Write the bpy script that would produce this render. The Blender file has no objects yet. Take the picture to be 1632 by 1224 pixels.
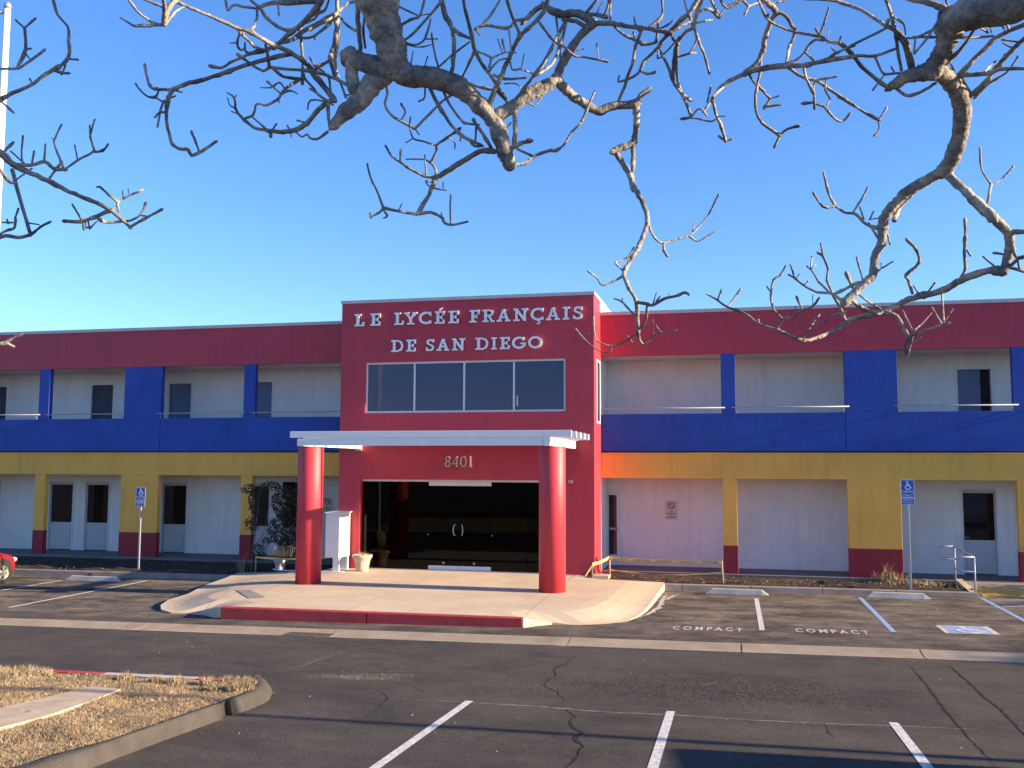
import bpy, bmesh, math, random
from mathutils import Vector, Matrix
random.seed(7)
S = bpy.context.scene
COL = S.collection
PI = math.pi
R = math.radians

# ------------------------------------------------------------------ camera
FPX, YAW, PITCH, ROLL = 1500.0, R(-13.15), R(5.01), R(.22)
_f = Vector((math.sin(YAW)*math.cos(PITCH), math.cos(YAW)*math.cos(PITCH), math.sin(PITCH)))
_r = Vector((math.cos(YAW), -math.sin(YAW), 0)); _u = _r.cross(_f)
CR = math.cos(ROLL)*_r + math.sin(ROLL)*_u
CU = -math.sin(ROLL)*_r + math.cos(ROLL)*_u
CF = _f
cd = bpy.data.cameras.new('camera'); cam = bpy.data.objects.new('camera', cd); COL.objects.link(cam)
cd.sensor_width = 36; cd.lens = FPX/1632*36; cd.clip_start = .05; cd.clip_end = 2000
cam.matrix_world = Matrix(((CR.x, CU.x, -CF.x, 0), (CR.y, CU.y, -CF.y, 0), (CR.z, CU.z, -CF.z, 0), (0, 0, 0, 1)))
S.camera = cam

# ------------------------------------------------------------------ light
SUN_EL, SUN_AZ = R(16.5), R(-.45)            # azimuth measured from +X towards +Y
sdir = Vector((math.cos(SUN_AZ)*math.cos(SUN_EL), math.sin(SUN_AZ)*math.cos(SUN_EL), math.sin(SUN_EL)))
w = bpy.data.worlds.new('World'); S.world = w; w.use_nodes = True
nt = w.node_tree; bg = nt.nodes['Background']
sky = nt.nodes.new('ShaderNodeTexSky'); sky.sky_type = 'NISHITA'; sky.sun_disc = False
sky.sun_elevation = SUN_EL; sky.sun_rotation = PI/2 - SUN_AZ
sky.altitude = 0; sky.air_density = 1.0; sky.dust_density = .15; sky.ozone_density = 3.5
hs = nt.nodes.new('ShaderNodeHueSaturation'); hs.inputs['Saturation'].default_value = 1.12
wb_ = nt.nodes.new('ShaderNodeMixRGB'); wb_.blend_type = 'MULTIPLY'; wb_.inputs[0].default_value = 1; wb_.inputs[2].default_value = (.97, 1.02, 1.26, 1)   # white balance of the camera
nt.links.new(sky.outputs[0], hs.inputs['Color']); nt.links.new(hs.outputs[0], wb_.inputs[1]); nt.links.new(wb_.outputs[0], bg.inputs[0])
bg.inputs[1].default_value = .080
sl = bpy.data.lights.new('sun', 'SUN'); sl.energy = 5.0; sl.angle = R(.5); sl.color = (1, .78, .50)
so = bpy.data.objects.new('sun', sl); COL.objects.link(so); so.location = (20, 0, 30)
so.rotation_euler = sdir.to_track_quat('Z', 'Y').to_euler()
S.view_settings.view_transform = 'Standard'; S.view_settings.look = 'None'
S.view_settings.exposure = 1.6; S.view_settings.gamma = 1; S.view_settings.use_curve_mapping = False
S.render.resolution_x = 1024; S.render.resolution_y = 768

# ------------------------------------------------------------------ helpers
def ray(x, y): return CF + CR*((x-816)/FPX) - CU*((y-612)/FPX)
def onY(x, y, Y): d = ray(x, y); return d*(Y/d.y)
def onZ(x, y, Z): d = ray(x, y); return d*(Z/d.z)
def pix(P): z = P.dot(CF); return (816+FPX*P.dot(CR)/z, 612-FPX*P.dot(CU)/z)
def G(X, Y):
    """height of the asphalt"""
    b = -3.09 + .0108*max(-60, min(60, X))
    if Y >= 17.3: return b
    if Y >= 16.55: return b - .045*math.sin((Y-16.55)/.75*PI)
    return b + .048*(16.55-max(Y, -12))
def onG(x, y, off=0.):
    d = ray(x, y); t = 18.
    for _ in range(50):
        P = d*t; t = .5*t + .5*((G(P.x, P.y)+off)/d.z)
    return d*t

class MB:
    def __init__(s): s.v = []; s.f = []; s.sm = []
    def add(s, vs, fs, smooth=False):
        n = len(s.v); s.v += [tuple(v) for v in vs]; s.f += [tuple(i+n for i in f) for f in fs]; s.sm += [smooth]*len(fs); return s
    def box(s, x0, y0, z0, x1, y1, z1):
        x0, x1 = min(x0, x1), max(x0, x1); y0, y1 = min(y0, y1), max(y0, y1); z0, z1 = min(z0, z1), max(z0, z1)
        return s.add([(x0,y0,z0),(x1,y0,z0),(x1,y1,z0),(x0,y1,z0),(x0,y0,z1),(x1,y0,z1),(x1,y1,z1),(x0,y1,z1)],
              [(0,3,2,1),(4,5,6,7),(0,1,5,4),(1,2,6,5),(2,3,7,6),(3,0,4,7)])
    def prism(s, poly, d):
        """poly: 3D loop, d: extrusion vector"""
        n = len(poly); d = Vector(d); a = [Vector(p) for p in poly]
        return s.add(a+[p+d for p in a], [tuple(range(n))[::-1], tuple(range(n, 2*n))]+[(i, (i+1) % n, n+(i+1) % n, n+i) for i in range(n)])
    def tube(s, pts, rad, n=8, cap=True):
        pts = [Vector(p) for p in pts]
        if not hasattr(rad, '__len__'): rad = [rad]*len(pts)
        T = []
        for i in range(len(pts)):
            t = pts[min(i+1, len(pts)-1)]-pts[max(i-1, 0)]
            T.append(t.normalized() if t.length > 1e-9 else Vector((0, 0, 1)))
        up = Vector((0, 0, 1)) if abs(T[0].z) < .9 else Vector((1, 0, 0))
        a = T[0].cross(up).normalized(); vs = []
        for i, p in enumerate(pts):
            a = (a - T[i]*a.dot(T[i])).normalized(); b = T[i].cross(a)
            for k in range(n):
                q = 2*PI*k/n; vs.append(p+(a*math.cos(q)+b*math.sin(q))*rad[i])
        fs = [(i*n+k, i*n+(k+1) % n, (i+1)*n+(k+1) % n, (i+1)*n+k) for i in range(len(pts)-1) for k in range(n)]
        m = len(pts)-1
        s.add(vs, fs, True)
        if cap:
            o = len(s.v)-len(vs); s.f += [tuple(o+k for k in range(n))[::-1], tuple(o+m*n+k for k in range(n))]; s.sm += [False, False]
        return s
    def lathe(s, prof, c, n=32):
        vs = [(c[0]+r*math.cos(2*PI*k/n), c[1]+r*math.sin(2*PI*k/n), c[2]+z) for r, z in prof for k in range(n)]
        fs = [(i*n+k, i*n+(k+1) % n, (i+1)*n+(k+1) % n, (i+1)*n+k) for i in range(len(prof)-1) for k in range(n)]
        return s.add(vs, fs, True)

def wloc(o):
    p = Vector((0, 0, 0))
    while o is not None: p += o.location; o = o.parent
    return p
def tag(o, label=None, cat=None, group=None, kind=None):
    if label: o['label'] = label
    if cat: o['category'] = cat
    if group: o['group'] = group
    if kind: o['kind'] = kind
    return o
def obj(name, mb, mat, parent=None, bevel=0, origin=None):
    """mb in world coordinates, becomes one mesh object below parent"""
    base = wloc(parent) if parent else Vector((0, 0, 0))
    org = Vector(origin) if origin is not None else base
    me = bpy.data.meshes.new(name)
    me.from_pydata([tuple(Vector(v)-org) for v in mb.v], [], mb.f)
    me.polygons.foreach_set('use_smooth', mb.sm); me.update()
    for m in (mat if isinstance(mat, (list, tuple)) else [mat]): me.materials.append(m)
    o = bpy.data.objects.new(name, me); COL.objects.link(o)
    o.location = org-base
    if parent: o.parent = parent
    if bevel:
        b = o.modifiers.new('bevel', 'BEVEL'); b.width = bevel; b.segments = 2; b.limit_method = 'ANGLE'
    return o
def empty(name, loc, label, cat, group=None):
    o = bpy.data.objects.new(name, None); COL.objects.link(o); o.location = loc; o.empty_display_size = .2
    return tag(o, label, cat, group)
def copy_tree(o, parent=None):
    c = o.copy(); COL.objects.link(c); c.parent = parent
    for ch in [x for x in S.objects if x.parent is o]: copy_tree(ch, c)
    return c
def B(x0, y0, z0, x1, y1, z1): return MB().box(x0, y0, z0, x1, y1, z1)

# ------------------------------------------------------------------ materials
def mat(name, col, rough=.8, var=.12, vs=1.5, bump=.15, bs=60, spec=.3, metal=0, col2=None, streak=None, dirt=None):
    m = bpy.data.materials.new(name); m.use_nodes = True; n = m.node_tree.nodes; l = m.node_tree.links
    p = n['Principled BSDF']; p.inputs['Roughness'].default_value = rough; p.inputs['Metallic'].default_value = metal
    p.inputs['Specular IOR Level'].default_value = spec
    tc = n.new('ShaderNodeTexCoord')
    a = n.new('ShaderNodeTexNoise'); a.inputs['Scale'].default_value = vs; a.inputs['Detail'].default_value = 8; a.inputs['Roughness'].default_value = .65
    l.new(tc.outputs['Object'], a.inputs['Vector'])
    cr = n.new('ShaderNodeValToRGB'); c2 = col2 or tuple(c*(1-var*1.6) for c in col)
    cr.color_ramp.elements[0].position = .32; cr.color_ramp.elements[1].position = .68
    cr.color_ramp.elements[0].color = (*c2, 1); cr.color_ramp.elements[1].color = (*[min(1, c*(1+var)) for c in col], 1)
    l.new(a.outputs['Fac'], cr.inputs['Fac']); out = cr.outputs['Color']
    if streak:                                                      # vertical rain stains
        mp = n.new('ShaderNodeMapping'); mp.inputs['Scale'].default_value = (3.5, 3.5, .35)
        l.new(tc.outputs['Object'], mp.inputs['Vector'])
        s_ = n.new('ShaderNodeTexNoise'); s_.inputs['Scale'].default_value = 1.6; s_.inputs['Detail'].default_value = 6
        l.new(mp.outputs[0], s_.inputs['Vector'])
        r2 = n.new('ShaderNodeMapRange'); r2.inputs['From Min'].default_value = .5; r2.inputs['From Max'].default_value = .8; r2.inputs['To Max'].default_value = streak
        l.new(s_.outputs['Fac'], r2.inputs['Value'])
        mx = n.new('ShaderNodeMixRGB'); mx.blend_type = 'MULTIPLY'; mx.inputs['Color2'].default_value = (.55, .52, .5, 1)
        l.new(r2.outputs[0], mx.inputs['Fac']); l.new(out, mx.inputs['Color1']); out = mx.outputs[0]
    l.new(out, p.inputs['Base Color'])
    if bump:
        b = n.new('ShaderNodeTexNoise'); b.inputs['Scale'].default_value = bs; b.inputs['Detail'].default_value = 4
        l.new(tc.outputs['Object'], b.inputs['Vector'])
        bn = n.new('ShaderNodeBump'); bn.inputs['Strength'].default_value = bump; bn.inputs['Distance'].default_value = .02
        l.new(b.outputs['Fac'], bn.inputs['Height']); l.new(bn.outputs[0], p.inputs['Normal'])
    return m
M = {}
M['red'] = mat('red_stucco', (.47, .032, .056), .5, .06, .9, .22, 40, .5, streak=.38)
M['yellow'] = mat('yellow_stucco', (.82, .435, .085), .75, .05, .9, .2, 40, streak=.32)
M['blue'] = mat('blue_stucco', (.016, .064, .34), .6, .10, 1.2, .2, 40, .4, col2=(.012, .047, .27), streak=.3)
M['white'] = mat('white_stucco', (.78, .75, .72), .8, .05, 1.0, .15, 40, streak=.22)
M['base_red'] = mat('red_base_paint', (.29, .026, .036), .65, .12, 2, .18, 40)
M['coping'] = mat('grey_metal_coping', (.50, .48, .48), .5, .06, 2, .0)
M['whitemetal'] = mat('white_paint_metal', (.80, .80, .78), .4, .03, 3, .02, 200, .5)
M['frame'] = mat('white_frame', (.68, .68, .70), .45, .03, 3, 0, 1, .5)
M['doorpanel'] = mat('door_panel', (.50, .50, .50), .5, .05, 2, .03, 30)
M['bluedoor'] = mat('blue_grey_door', (.11, .15, .26), .5, .08, 2, .03, 30, .4)
M['darkdoor'] = mat('dark_door', (.05, .055, .09), .5, .08, 2, .03, 30)
M['conc'] = mat('plaza_concrete', (.57, .46, .345), .85, .05, .8, .2, 90, .2, col2=(.48, .38, .27))
M['conc2'] = mat('old_concrete', (.30, .265, .235), .9, .10, 2.2, .4, 70, .2, col2=(.22, .185, .15))
M['gutter'] = mat('gutter_concrete', (.37, .305, .235), .9, .08, 1.3, .4, 80, .2, col2=(.26, .205, .15))
M['patch'] = mat('damp_patch', (.25, .24, .22), .9, .05, 3, .2, 80)
M['redkerb'] = mat('red_kerb_paint', (.48, .045, .055), .6, .15, 5, .25, 60, .4, col2=(.30, .04, .042))
M['paint'] = mat('road_paint_white', (.74, .73, .71), .7, .05, 20, .3, 120, col2=(.36, .35, .34))
M['bluepaint'] = mat('road_paint_blue', (.30, .40, .66), .7, .1, 10, .3, 120, col2=(.20, .28, .50))
M['stencil'] = mat('worn_stencil_paint', (.66, .62, .56), .8, .1, 9, .3, 120, col2=(.36, .33, .30))
M['wheelstop'] = mat('wheel_stop', (.50, .48, .46), .85, .08, 4, .3, 60, col2=(.36, .34, .32))
M['soil'] = mat('planter_soil', (.075, .055, .045), 1, .25, 5, 1.0, 25, .1, col2=(.030, .024, .022))
M['slab'] = mat('walkway_slab', (.17, .155, .15), .9, .1, 2, .3, 60)
M['tin'] = mat('galvanised_post', (.42, .43, .45), .4, .06, 6, .05, 60, .5, metal=.55)
M['chrome'] = mat('steel_rail', (.34, .36, .42), .5, .05, 6, 0, 1, .4, metal=.1)
M['pole'] = mat('white_pole', (.74, .73, .70), .5, .05, 3, .05, 60)
M['wood'] = mat('stake_wood', (.36, .29, .20), .9, .15, 8, .3, 60)
M['tape'] = mat('caution_tape', (.72, .56, .20), .5, .1, 12, .1, 40)
M['black'] = mat('black_ink', (.02, .02, .02), .6, 0, 1, 0)
M['ochre'] = mat('ochre_letter', (.55, .48, .36), .5, .05, 5, 0)
M['letter'] = mat('silver_letter', (.78, .78, .80), .35, .04, 6, .02, 80, .5, metal=.25)
M['signblue'] = mat('sign_blue', (.02, .09, .42), .45, .04, 5, 0, 1, .5)
M['signwhite'] = mat('sign_white', (.75, .76, .78), .45, .02, 5, 0, 1, .5)
M['paper'] = mat('cream_sign', (.60, .55, .45), .6, .03, 5, 0)
M['pot'] = mat('cream_pot', (.60, .47, .34), .8, .1, 6, .3, 50, col2=(.45, .34, .24))
M['darkpot'] = mat('dark_red_pot', (.10, .03, .03), .7, .1, 6, .2, 50)
M['dome'] = mat('yellow_dome_mat', (.70, .44, .10), .7, .12, 6, .3, 60, col2=(.55, .33, .07))
M['grate'] = mat('drain_grate', (.07, .065, .06), .7, .1, 8, .1, 50, metal=.3)
M['crack'] = mat('crack_shadow', (.012, .011, .011), 1, .2, 10, 0)
M['sealed'] = mat('seam_dust', (.20, .175, .155), 1, .2, 14, .2, 60, col2=(.10, .09, .083))
M['grass'] = mat('dry_grass', (.37, .28, .18), .9, .25, 2.2, 0, 1, .15, col2=(.13, .105, .068))
M['dirt'] = mat('dry_dirt', (.33, .24, .14), 1, .2, 6, .8, 40, .1, col2=(.20, .14, .08))
M['path'] = mat('tan_slab', (.50, .41, .31), .95, .1, 3, .4, 60, .2, col2=(.38, .30, .21))
M['berm'] = mat('asphalt_berm', (.075, .067, .062), .9, .12, 3, .9, 60, .2, col2=(.055, .05, .048))
M['leaf'] = mat('dark_leaf', (.040, .045, .030), .7, .3, 9, 0, 1, .3)
M['stem'] = mat('grey_stem', (.20, .17, .14), .9, .2, 9, .2, 60)
M['straw'] = mat('straw', (.38, .29, .16), .9, .2, 9, 0, 1, .1, col2=(.22, .17, .09))
M['carred'] = mat('red_car_paint', (.28, .012, .018), .25, .02, 3, 0, 1, .6)
M['rubber'] = mat('tyre_rubber', (.025, .024, .024), .85, .1, 8, .2, 60)
M['rim'] = mat('grey_rim', (.42, .41, .40), .35, .05, 8, 0, 1, .5, metal=.6)
M['lamp'] = mat('lamp_lens', (.62, .60, .60), .15, .02, 8, 0, 1, .7)
M['vanwhite'] = mat('van_white_paint', (.7, .7, .7), .3, .02, 3, 0, 1, .5)
M['cab'] = mat('cabinet_paint', (.72, .69, .68), .5, .04, 3, .05, 40, .4)
M['dark'] = mat('lobby_dark', (.035, .028, .028), .9, .1, 3, .0)
M['lobbyfloor'] = mat('lobby_floor', (.05, .03, .028), .8, .1, 3, .0)
M['roofing'] = mat('roofing', (.35, .34, .33), .9, .1, 3, .2)
M['brass'] = mat('brass_tag', (.45, .38, .25), .4, .05, 8, 0, 1, .5)

def glassmat(name, tint, rough=.02, trans=True, base=(.004, .004, .006)):
    m = bpy.data.materials.new(name); m.use_nodes = True; n = m.node_tree.nodes; l = m.node_tree.links
    p = n['Principled BSDF']; p.inputs['Base Color'].default_value = (*base, 1); p.inputs['Roughness'].default_value = rough
    p.inputs['IOR'].default_value = 1.5
    tc = n.new('ShaderNodeTexCoord'); b = n.new('ShaderNodeTexNoise'); b.inputs['Scale'].default_value = .9; b.inputs['Detail'].default_value = 2
    l.new(tc.outputs['Object'], b.inputs['Vector'])
    bn = n.new('ShaderNodeBump'); bn.inputs['Strength'].default_value = .05; bn.inputs['Distance'].default_value = .05
    l.new(b.outputs['Fac'], bn.inputs['Height']); l.new(bn.outputs[0], p.inputs['Normal'])
    if trans:
        t = n.new('ShaderNodeBsdfTransparent'); t.inputs[0].default_value = (*tint, 1)
        g = n.new('ShaderNodeBsdfGlossy'); g.inputs['Roughness'].default_value = rough; l.new(bn.outputs[0], g.inputs['Normal'])
        fr = n.new('ShaderNodeFresnel'); fr.inputs['IOR'].default_value = 1.30
        mx = n.new('ShaderNodeMixShader'); l.new(fr.outputs[0], mx.inputs[0]); l.new(t.outputs[0], mx.inputs[1]); l.new(g.outputs[0], mx.inputs[2])
        l.new(mx.outputs[0], n['Material Output'].inputs['Surface'])
    return m
M['glass'] = glassmat('tinted_door_glass', (.12, .105, .11))
M['glassdark'] = glassmat('dark_pane', (0, 0, 0), .04, False, (.012, .008, .010))
M['skyglass'] = glassmat('blue_tinted_pane', (0, 0, 0), .06, False, (.018, .030, .095))

def barkmat():
    m = bpy.data.materials.new('bark'); m.use_nodes = True; n = m.node_tree.nodes; l = m.node_tree.links
    p = n['Principled BSDF']; p.inputs['Roughness'].default_value = .85; p.inputs['Specular IOR Level'].default_value = .2
    tc = n.new('ShaderNodeTexCoord')
    a = n.new('ShaderNodeTexNoise'); a.inputs['Scale'].default_value = 9; a.inputs['Detail'].default_value = 9; a.inputs['Roughness'].default_value = .7
    l.new(tc.outputs['Object'], a.inputs['Vector'])
    cr = n.new('ShaderNodeValToRGB'); e = cr.color_ramp.elements
    e[0].position = .34; e[0].color = (.10, .092, .09, 1); e[1].position = .62; e[1].color = (.50, .42, .33, 1)
    x = e.new(.46); x.color = (.20, .18, .17, 1); x = e.new(.54); x.color = (.31, .275, .245, 1)
    l.new(a.outputs['Fac'], cr.inputs['Fac'])
    b = n.new('ShaderNodeTexNoise'); b.inputs['Scale'].default_value = 70; b.inputs['Detail'].default_value = 5
    l.new(tc.outputs['Object'], b.inputs['Vector'])
    mx = n.new('ShaderNodeMixRGB'); mx.blend_type = 'OVERLAY'; mx.inputs['Fac'].default_value = .5
    l.new(cr.outputs[0], mx.inputs['Color1']); l.new(b.outputs['Fac'], mx.inputs['Color2']); l.new(mx.outputs[0], p.inputs['Base Color'])
    bn = n.new('ShaderNodeBump'); bn.inputs['Strength'].default_value = 1.0; bn.inputs['Distance'].default_value = .009
    l.new(b.outputs['Fac'], bn.inputs['Height']); l.new(bn.outputs[0], p.inputs['Normal'])
    return m
M['bark'] = barkmat()

def asphaltmat():
    m = bpy.data.materials.new('asphalt'); m.use_nodes = True; n = m.node_tree.nodes; l = m.node_tree.links
    p = n['Principled BSDF']; p.inputs['Roughness'].default_value = .88; p.inputs['Specular IOR Level'].default_value = .25
    tc = n.new('ShaderNodeTexCoord')
    def noise(sc, det, mp=None, ro=.6):
        a = n.new('ShaderNodeTexNoise'); a.inputs['Scale'].default_value = sc; a.inputs['Detail'].default_value = det; a.inputs['Roughness'].default_value = ro
        if mp:
            q = n.new('ShaderNodeMapping'); q.inputs['Scale'].default_value = mp; l.new(tc.outputs['Object'], q.inputs['Vector']); l.new(q.outputs[0], a.inputs['Vector'])
        else: l.new(tc.outputs['Object'], a.inputs['Vector'])
        return a
    a = noise(.55, 10, None, .72); cr = n.new('ShaderNodeValToRGB'); e = cr.color_ramp.elements
    e[0].position = .36; e[0].color = (.034, .031, .031, 1); e[1].position = .64; e[1].color = (.060, .054, .051, 1)
    l.new(a.outputs['Fac'], cr.inputs['Fac'])
    # dusty, worn surface in the parking bays
    sx = n.new('ShaderNodeSeparateXYZ'); l.new(tc.outputs['Object'], sx.inputs[0])
    mr = n.new('ShaderNodeMapRange'); mr.inputs['From Min'].default_value = 16.2; mr.inputs['From Max'].default_value = 19.5; mr.inputs['To Min'].default_value = .16; mr.inputs['To Max'].default_value = 1
    l.new(sx.outputs['Y'], mr.inputs['Value'])
    d = noise(1.3, 10, (.7, 1.2, 1), .75)
    dr = n.new('ShaderNodeMapRange'); dr.inputs['From Min'].default_value = .41; dr.inputs['From Max'].default_value = .66
    l.new(d.outputs['Fac'], dr.inputs['Value'])
    mu = n.new('ShaderNodeMath'); mu.operation = 'MULTIPLY'; l.new(dr.outputs[0], mu.inputs[0]); l.new(mr.outputs[0], mu.inputs[1])
    mx = n.new('ShaderNodeMixRGB'); mx.inputs['Color2'].default_value = (.215, .178, .145, 1)
    l.new(mu.outputs[0], mx.inputs['Fac']); l.new(cr.outputs[0], mx.inputs['Color1'])
    # aggregate
    g = noise(52, 6, None, .8); gr = n.new('ShaderNodeMapRange'); gr.inputs['From Min'].default_value = .32; gr.inputs['From Max'].default_value = .70; gr.inputs['To Min'].default_value = .40; gr.inputs['To Max'].default_value = 1.75
    l.new(g.outputs['Fac'], gr.inputs['Value'])
    m2 = n.new('ShaderNodeMixRGB'); m2.blend_type = 'MULTIPLY'; m2.inputs['Fac'].default_value = 1
    l.new(mx.outputs[0], m2.inputs['Color1']); l.new(gr.outputs[0], m2.inputs['Color2'])
    # dark oily spots
    o = noise(1.7, 5); orr = n.new('ShaderNodeMapRange'); orr.inputs['From Min'].default_value = .62; orr.inputs['From Max'].default_value = .74; orr.inputs['To Min'].default_value = 1; orr.inputs['To Max'].default_value = .72
    l.new(o.outputs['Fac'], orr.inputs['Value'])
    m3 = n.new('ShaderNodeMixRGB'); m3.blend_type = 'MULTIPLY'; m3.inputs['Fac'].default_value = 1
    l.new(m2.outputs[0], m3.inputs['Color1']); l.new(orr.outputs[0], m3.inputs['Color2'])
    l.new(m3.outputs[0], p.inputs['Base Color'])
    bn = n.new('ShaderNodeBump'); bn.inputs['Strength'].default_value = .9; bn.inputs['Distance'].default_value = .016
    l.new(g.outputs['Fac'], bn.inputs['Height'])
    b2 = n.new('ShaderNodeBump'); b2.inputs['Strength'].default_value = .5; b2.inputs['Distance'].default_value = .10
    l.new(a.outputs['Fac'], b2.inputs['Height']); l.new(bn.outputs[0], b2.inputs['Normal']); l.new(b2.outputs[0], p.inputs['Normal'])
    return m
M['asphalt'] = asphaltmat()

# ------------------------------------------------------------------ ground
def struct(name, mb, m, **k): return tag(obj(name, mb, m, **k), kind='structure')
xs = [-500, -150] + [-60+3*i for i in range(41)] + [150, 500]
ys = [-500, -100, -12, -6, 0, 4, 8, 10, 12, 14, 16, 16.5] + [16.549, 16.65, 16.8, 16.925, 17.05, 17.2, 17.301, 19, 21, 23, 25, 30, 60, 200, 700]
mb = MB(); mb.v = [(x, y, G(x, y)) for y in ys for x in xs]
nx = len(xs)
mb.f = [(j*nx+i, j*nx+i+1, (j+1)*nx+i+1, (j+1)*nx+i) for j in range(len(ys)-1) for i in range(nx-1)]; mb.sm = [False]*len(mb.f)
struct('parking_lot', mb, M['asphalt'])

def sheet(poly, off, dz=0):
    """flat polygon laid on the asphalt (poly = XY), subdivided along the drop"""
    m = MB(); m.add([(x, y, G(x, y)+off) for x, y in poly], [tuple(range(len(poly)))]); return m
def ribbon(pts, wd, off, m=None):
    """ribbon on asphalt through XY points with widths"""
    m = m or MB(); n = len(m.v)
    P = [Vector((x, y)) for x, y in pts]
    for i, p in enumerate(P):
        t = (P[min(i+1, len(P)-1)]-P[max(i-1, 0)]).normalized(); q = Vector((-t.y, t.x))*(wd[i] if hasattr(wd, '__len__') else wd)/2
        for s_ in (-1, 1):
            a = p+q*s_; m.v.append((a.x, a.y, G(a.x, a.y)+off))
    for i in range(len(P)-1): m.f.append((n+2*i, n+2*i+2, n+2*i+3, n+2*i+1)); m.sm.append(False)
    return m

# concrete drainage gutter: sections with open joints
gut = tag(bpy.data.objects.new('drainage_gutter', None), kind='structure'); COL.objects.link(gut)
jn = [-46, -40, -34, -28, -22, -18.4, -15.1, -11.6, -7.55, -2.93, .1, 3.02, 6.2, 12, 18, 24, 30, 36, 42, 48]
for a, b in zip(jn, jn[1:]):
    m = MB(); a += .012; b -= .012
    k = 7; Y0, Y1 = 16.50, 17.34
    top = []
    for x in (a, b):
        for i in range(k):
            y = Y0+(Y1-Y0)*i/(k-1); z = -3.09+.0108*x + .014 - .05*math.sin(PI*i/(k-1)) + (.0024 if i == 0 else 0)
            top.append((x, y, z))
    m.v = top + [(x, y, z-.15) for x, y, z in top]
    for i in range(k-1):
        m.f += [(i, k+i, k+i+1, i+1), (2*k+i, 2*k+i+1, 3*k+i+1, 3*k+i)]
        m.f += [(i, i+1, 2*k+i+1, 2*k+i), (k+i+1, k+i, 3*k+i, 3*k+i+1)]
    m.f += [(0, 2*k, 3*k, k), (k-1, 2*k-1, 4*k-1, 3*k-1)]
    m.sm = [False]*len(m.f)
    obj('gutter_section', m, M['gutter'], gut)
# storm drain grate in the gutter
gr = empty('drain_grate', (-7.9, 16.85, -3.2), 'dark iron drain grate set in the concrete gutter in front of the entrance', 'drain grate')
zc = -3.09+.0108*-7.9-.028
obj('grate_frame', B(-8.38, 16.62, zc-.02, -7.42, 17.1, zc+.004), M['conc2'], gr)
for i in range(12): obj('bar', B(-8.33+.077*i, 16.66, zc+.004, -8.33+.077*i+.05, 17.06, zc+.014), M['grate'], gr)

# painted stripes: every stripe is a mark of its own on the lot
def mark(name, mb, m, label, cat, group): return tag(obj(name, mb, m), label, cat, group)
def stripe(x, y0, y1, m='paint', wd=.1, x1=None):
    n = 8; pts = [(x+((x1 if x1 is not None else x)-x)*i/n, y0+(y1-y0)*i/n) for i in range(n+1)]
    return ribbon(pts, wd, .004)
near = [(-5.67, None), (-3.20, 'white stripe nearest the dry grass island, slanting to the lower left'),
        (-.75, 'middle one of the three white stripes at the bottom edge'), (1.70, 'right one of the three white stripes, its lower end in black shade'),
        (4.16, None), (6.6, None), (9.05, None)]
for x, lb in near:
    if lb: mark('parking_stripe', stripe(x, 6.6, 11.46), M['paint'], lb, 'parking stripe', 'white stripes of the near parking bays')
far = [(.50, 18.85, 23.3, 'paint', 'white stripe between the two bays lettered COMPACT'), (2.89, 19.1, 23.95, 'bluepaint', 'pale blue stripe between compact bay and wheelchair bay'),
       (5.63, 19.6, 24.3, 'bluepaint', 'pale blue stripe bordering the hatched aisle by the ramp'),
       (-16.2, 18.75, 24.0, 'paint', 'long white stripe running up to the kerb left of the entrance'),
       (-18.72, 18.9, 23.95, 'paint', 'white stripe beside the parked red car')]
for x, y0, y1, mm, lb in far:
    mark('parking_stripe', stripe(x, y0, y1, mm), M[mm], lb, 'parking stripe', 'stripes of the bays along the building')
for i, (a, b) in enumerate((((5.72, 23.95), (7.6, 24.25)), ((5.72, 22.9), (8.2, 23.6)))):
    mark('hatch_stripe', ribbon([a, b], .1, .008), M['bluepaint'], ('upper' if i == 0 else 'lower')+' pale hatch stripe crossing the aisle below the yellow mat', 'hatch stripe', 'hatch stripes of the access aisle')

def text_mesh(txt, size=1., ext=0., spacing=1., off=0.):
    c = bpy.data.curves.new('txt', 'FONT'); c.body = txt; c.size = size; c.extrude = ext; c.offset = off; c.space_character = spacing
    c.align_x = 'CENTER'; c.align_y = 'CENTER'; c.resolution_u = 3
    o = bpy.data.objects.new('txt', c); COL.objects.link(o)
    dg = bpy.context.evaluated_depsgraph_get(); me = bpy.data.meshes.new_from_object(o.evaluated_get(dg))
    vs = [tuple(v.co) for v in me.vertices]; fs = [tuple(p.vertices) for p in me.polygons]
    bpy.data.objects.remove(o); bpy.data.curves.remove(c); bpy.data.meshes.remove(me)
    return vs, fs
def poly_strip(pts, t, closed=False):
    """2D ribbon of width t (or list) through pts: returns quads (list of 4 pts) with mitred joints"""
    P = [Vector(p) for p in pts]; n = len(P); L_ = []; R_ = []
    for i in range(n):
        a = P[i]-P[i-1] if (i > 0 or closed) else P[1]-P[0]
        b = P[(i+1) % n]-P[i] if (i < n-1 or closed) else P[-1]-P[-2]
        a = a.normalized(); b = b.normalized(); d = (a+b).normalized(); q = Vector((-d.y, d.x)); k = max(.5, q.dot(Vector((-a.y, a.x))))
        w_ = (t[i] if hasattr(t, '__len__') else t)/2/k
        L_.append(P[i]+q*w_); R_.append(P[i]-q*w_)
    return L_, R_
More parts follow.
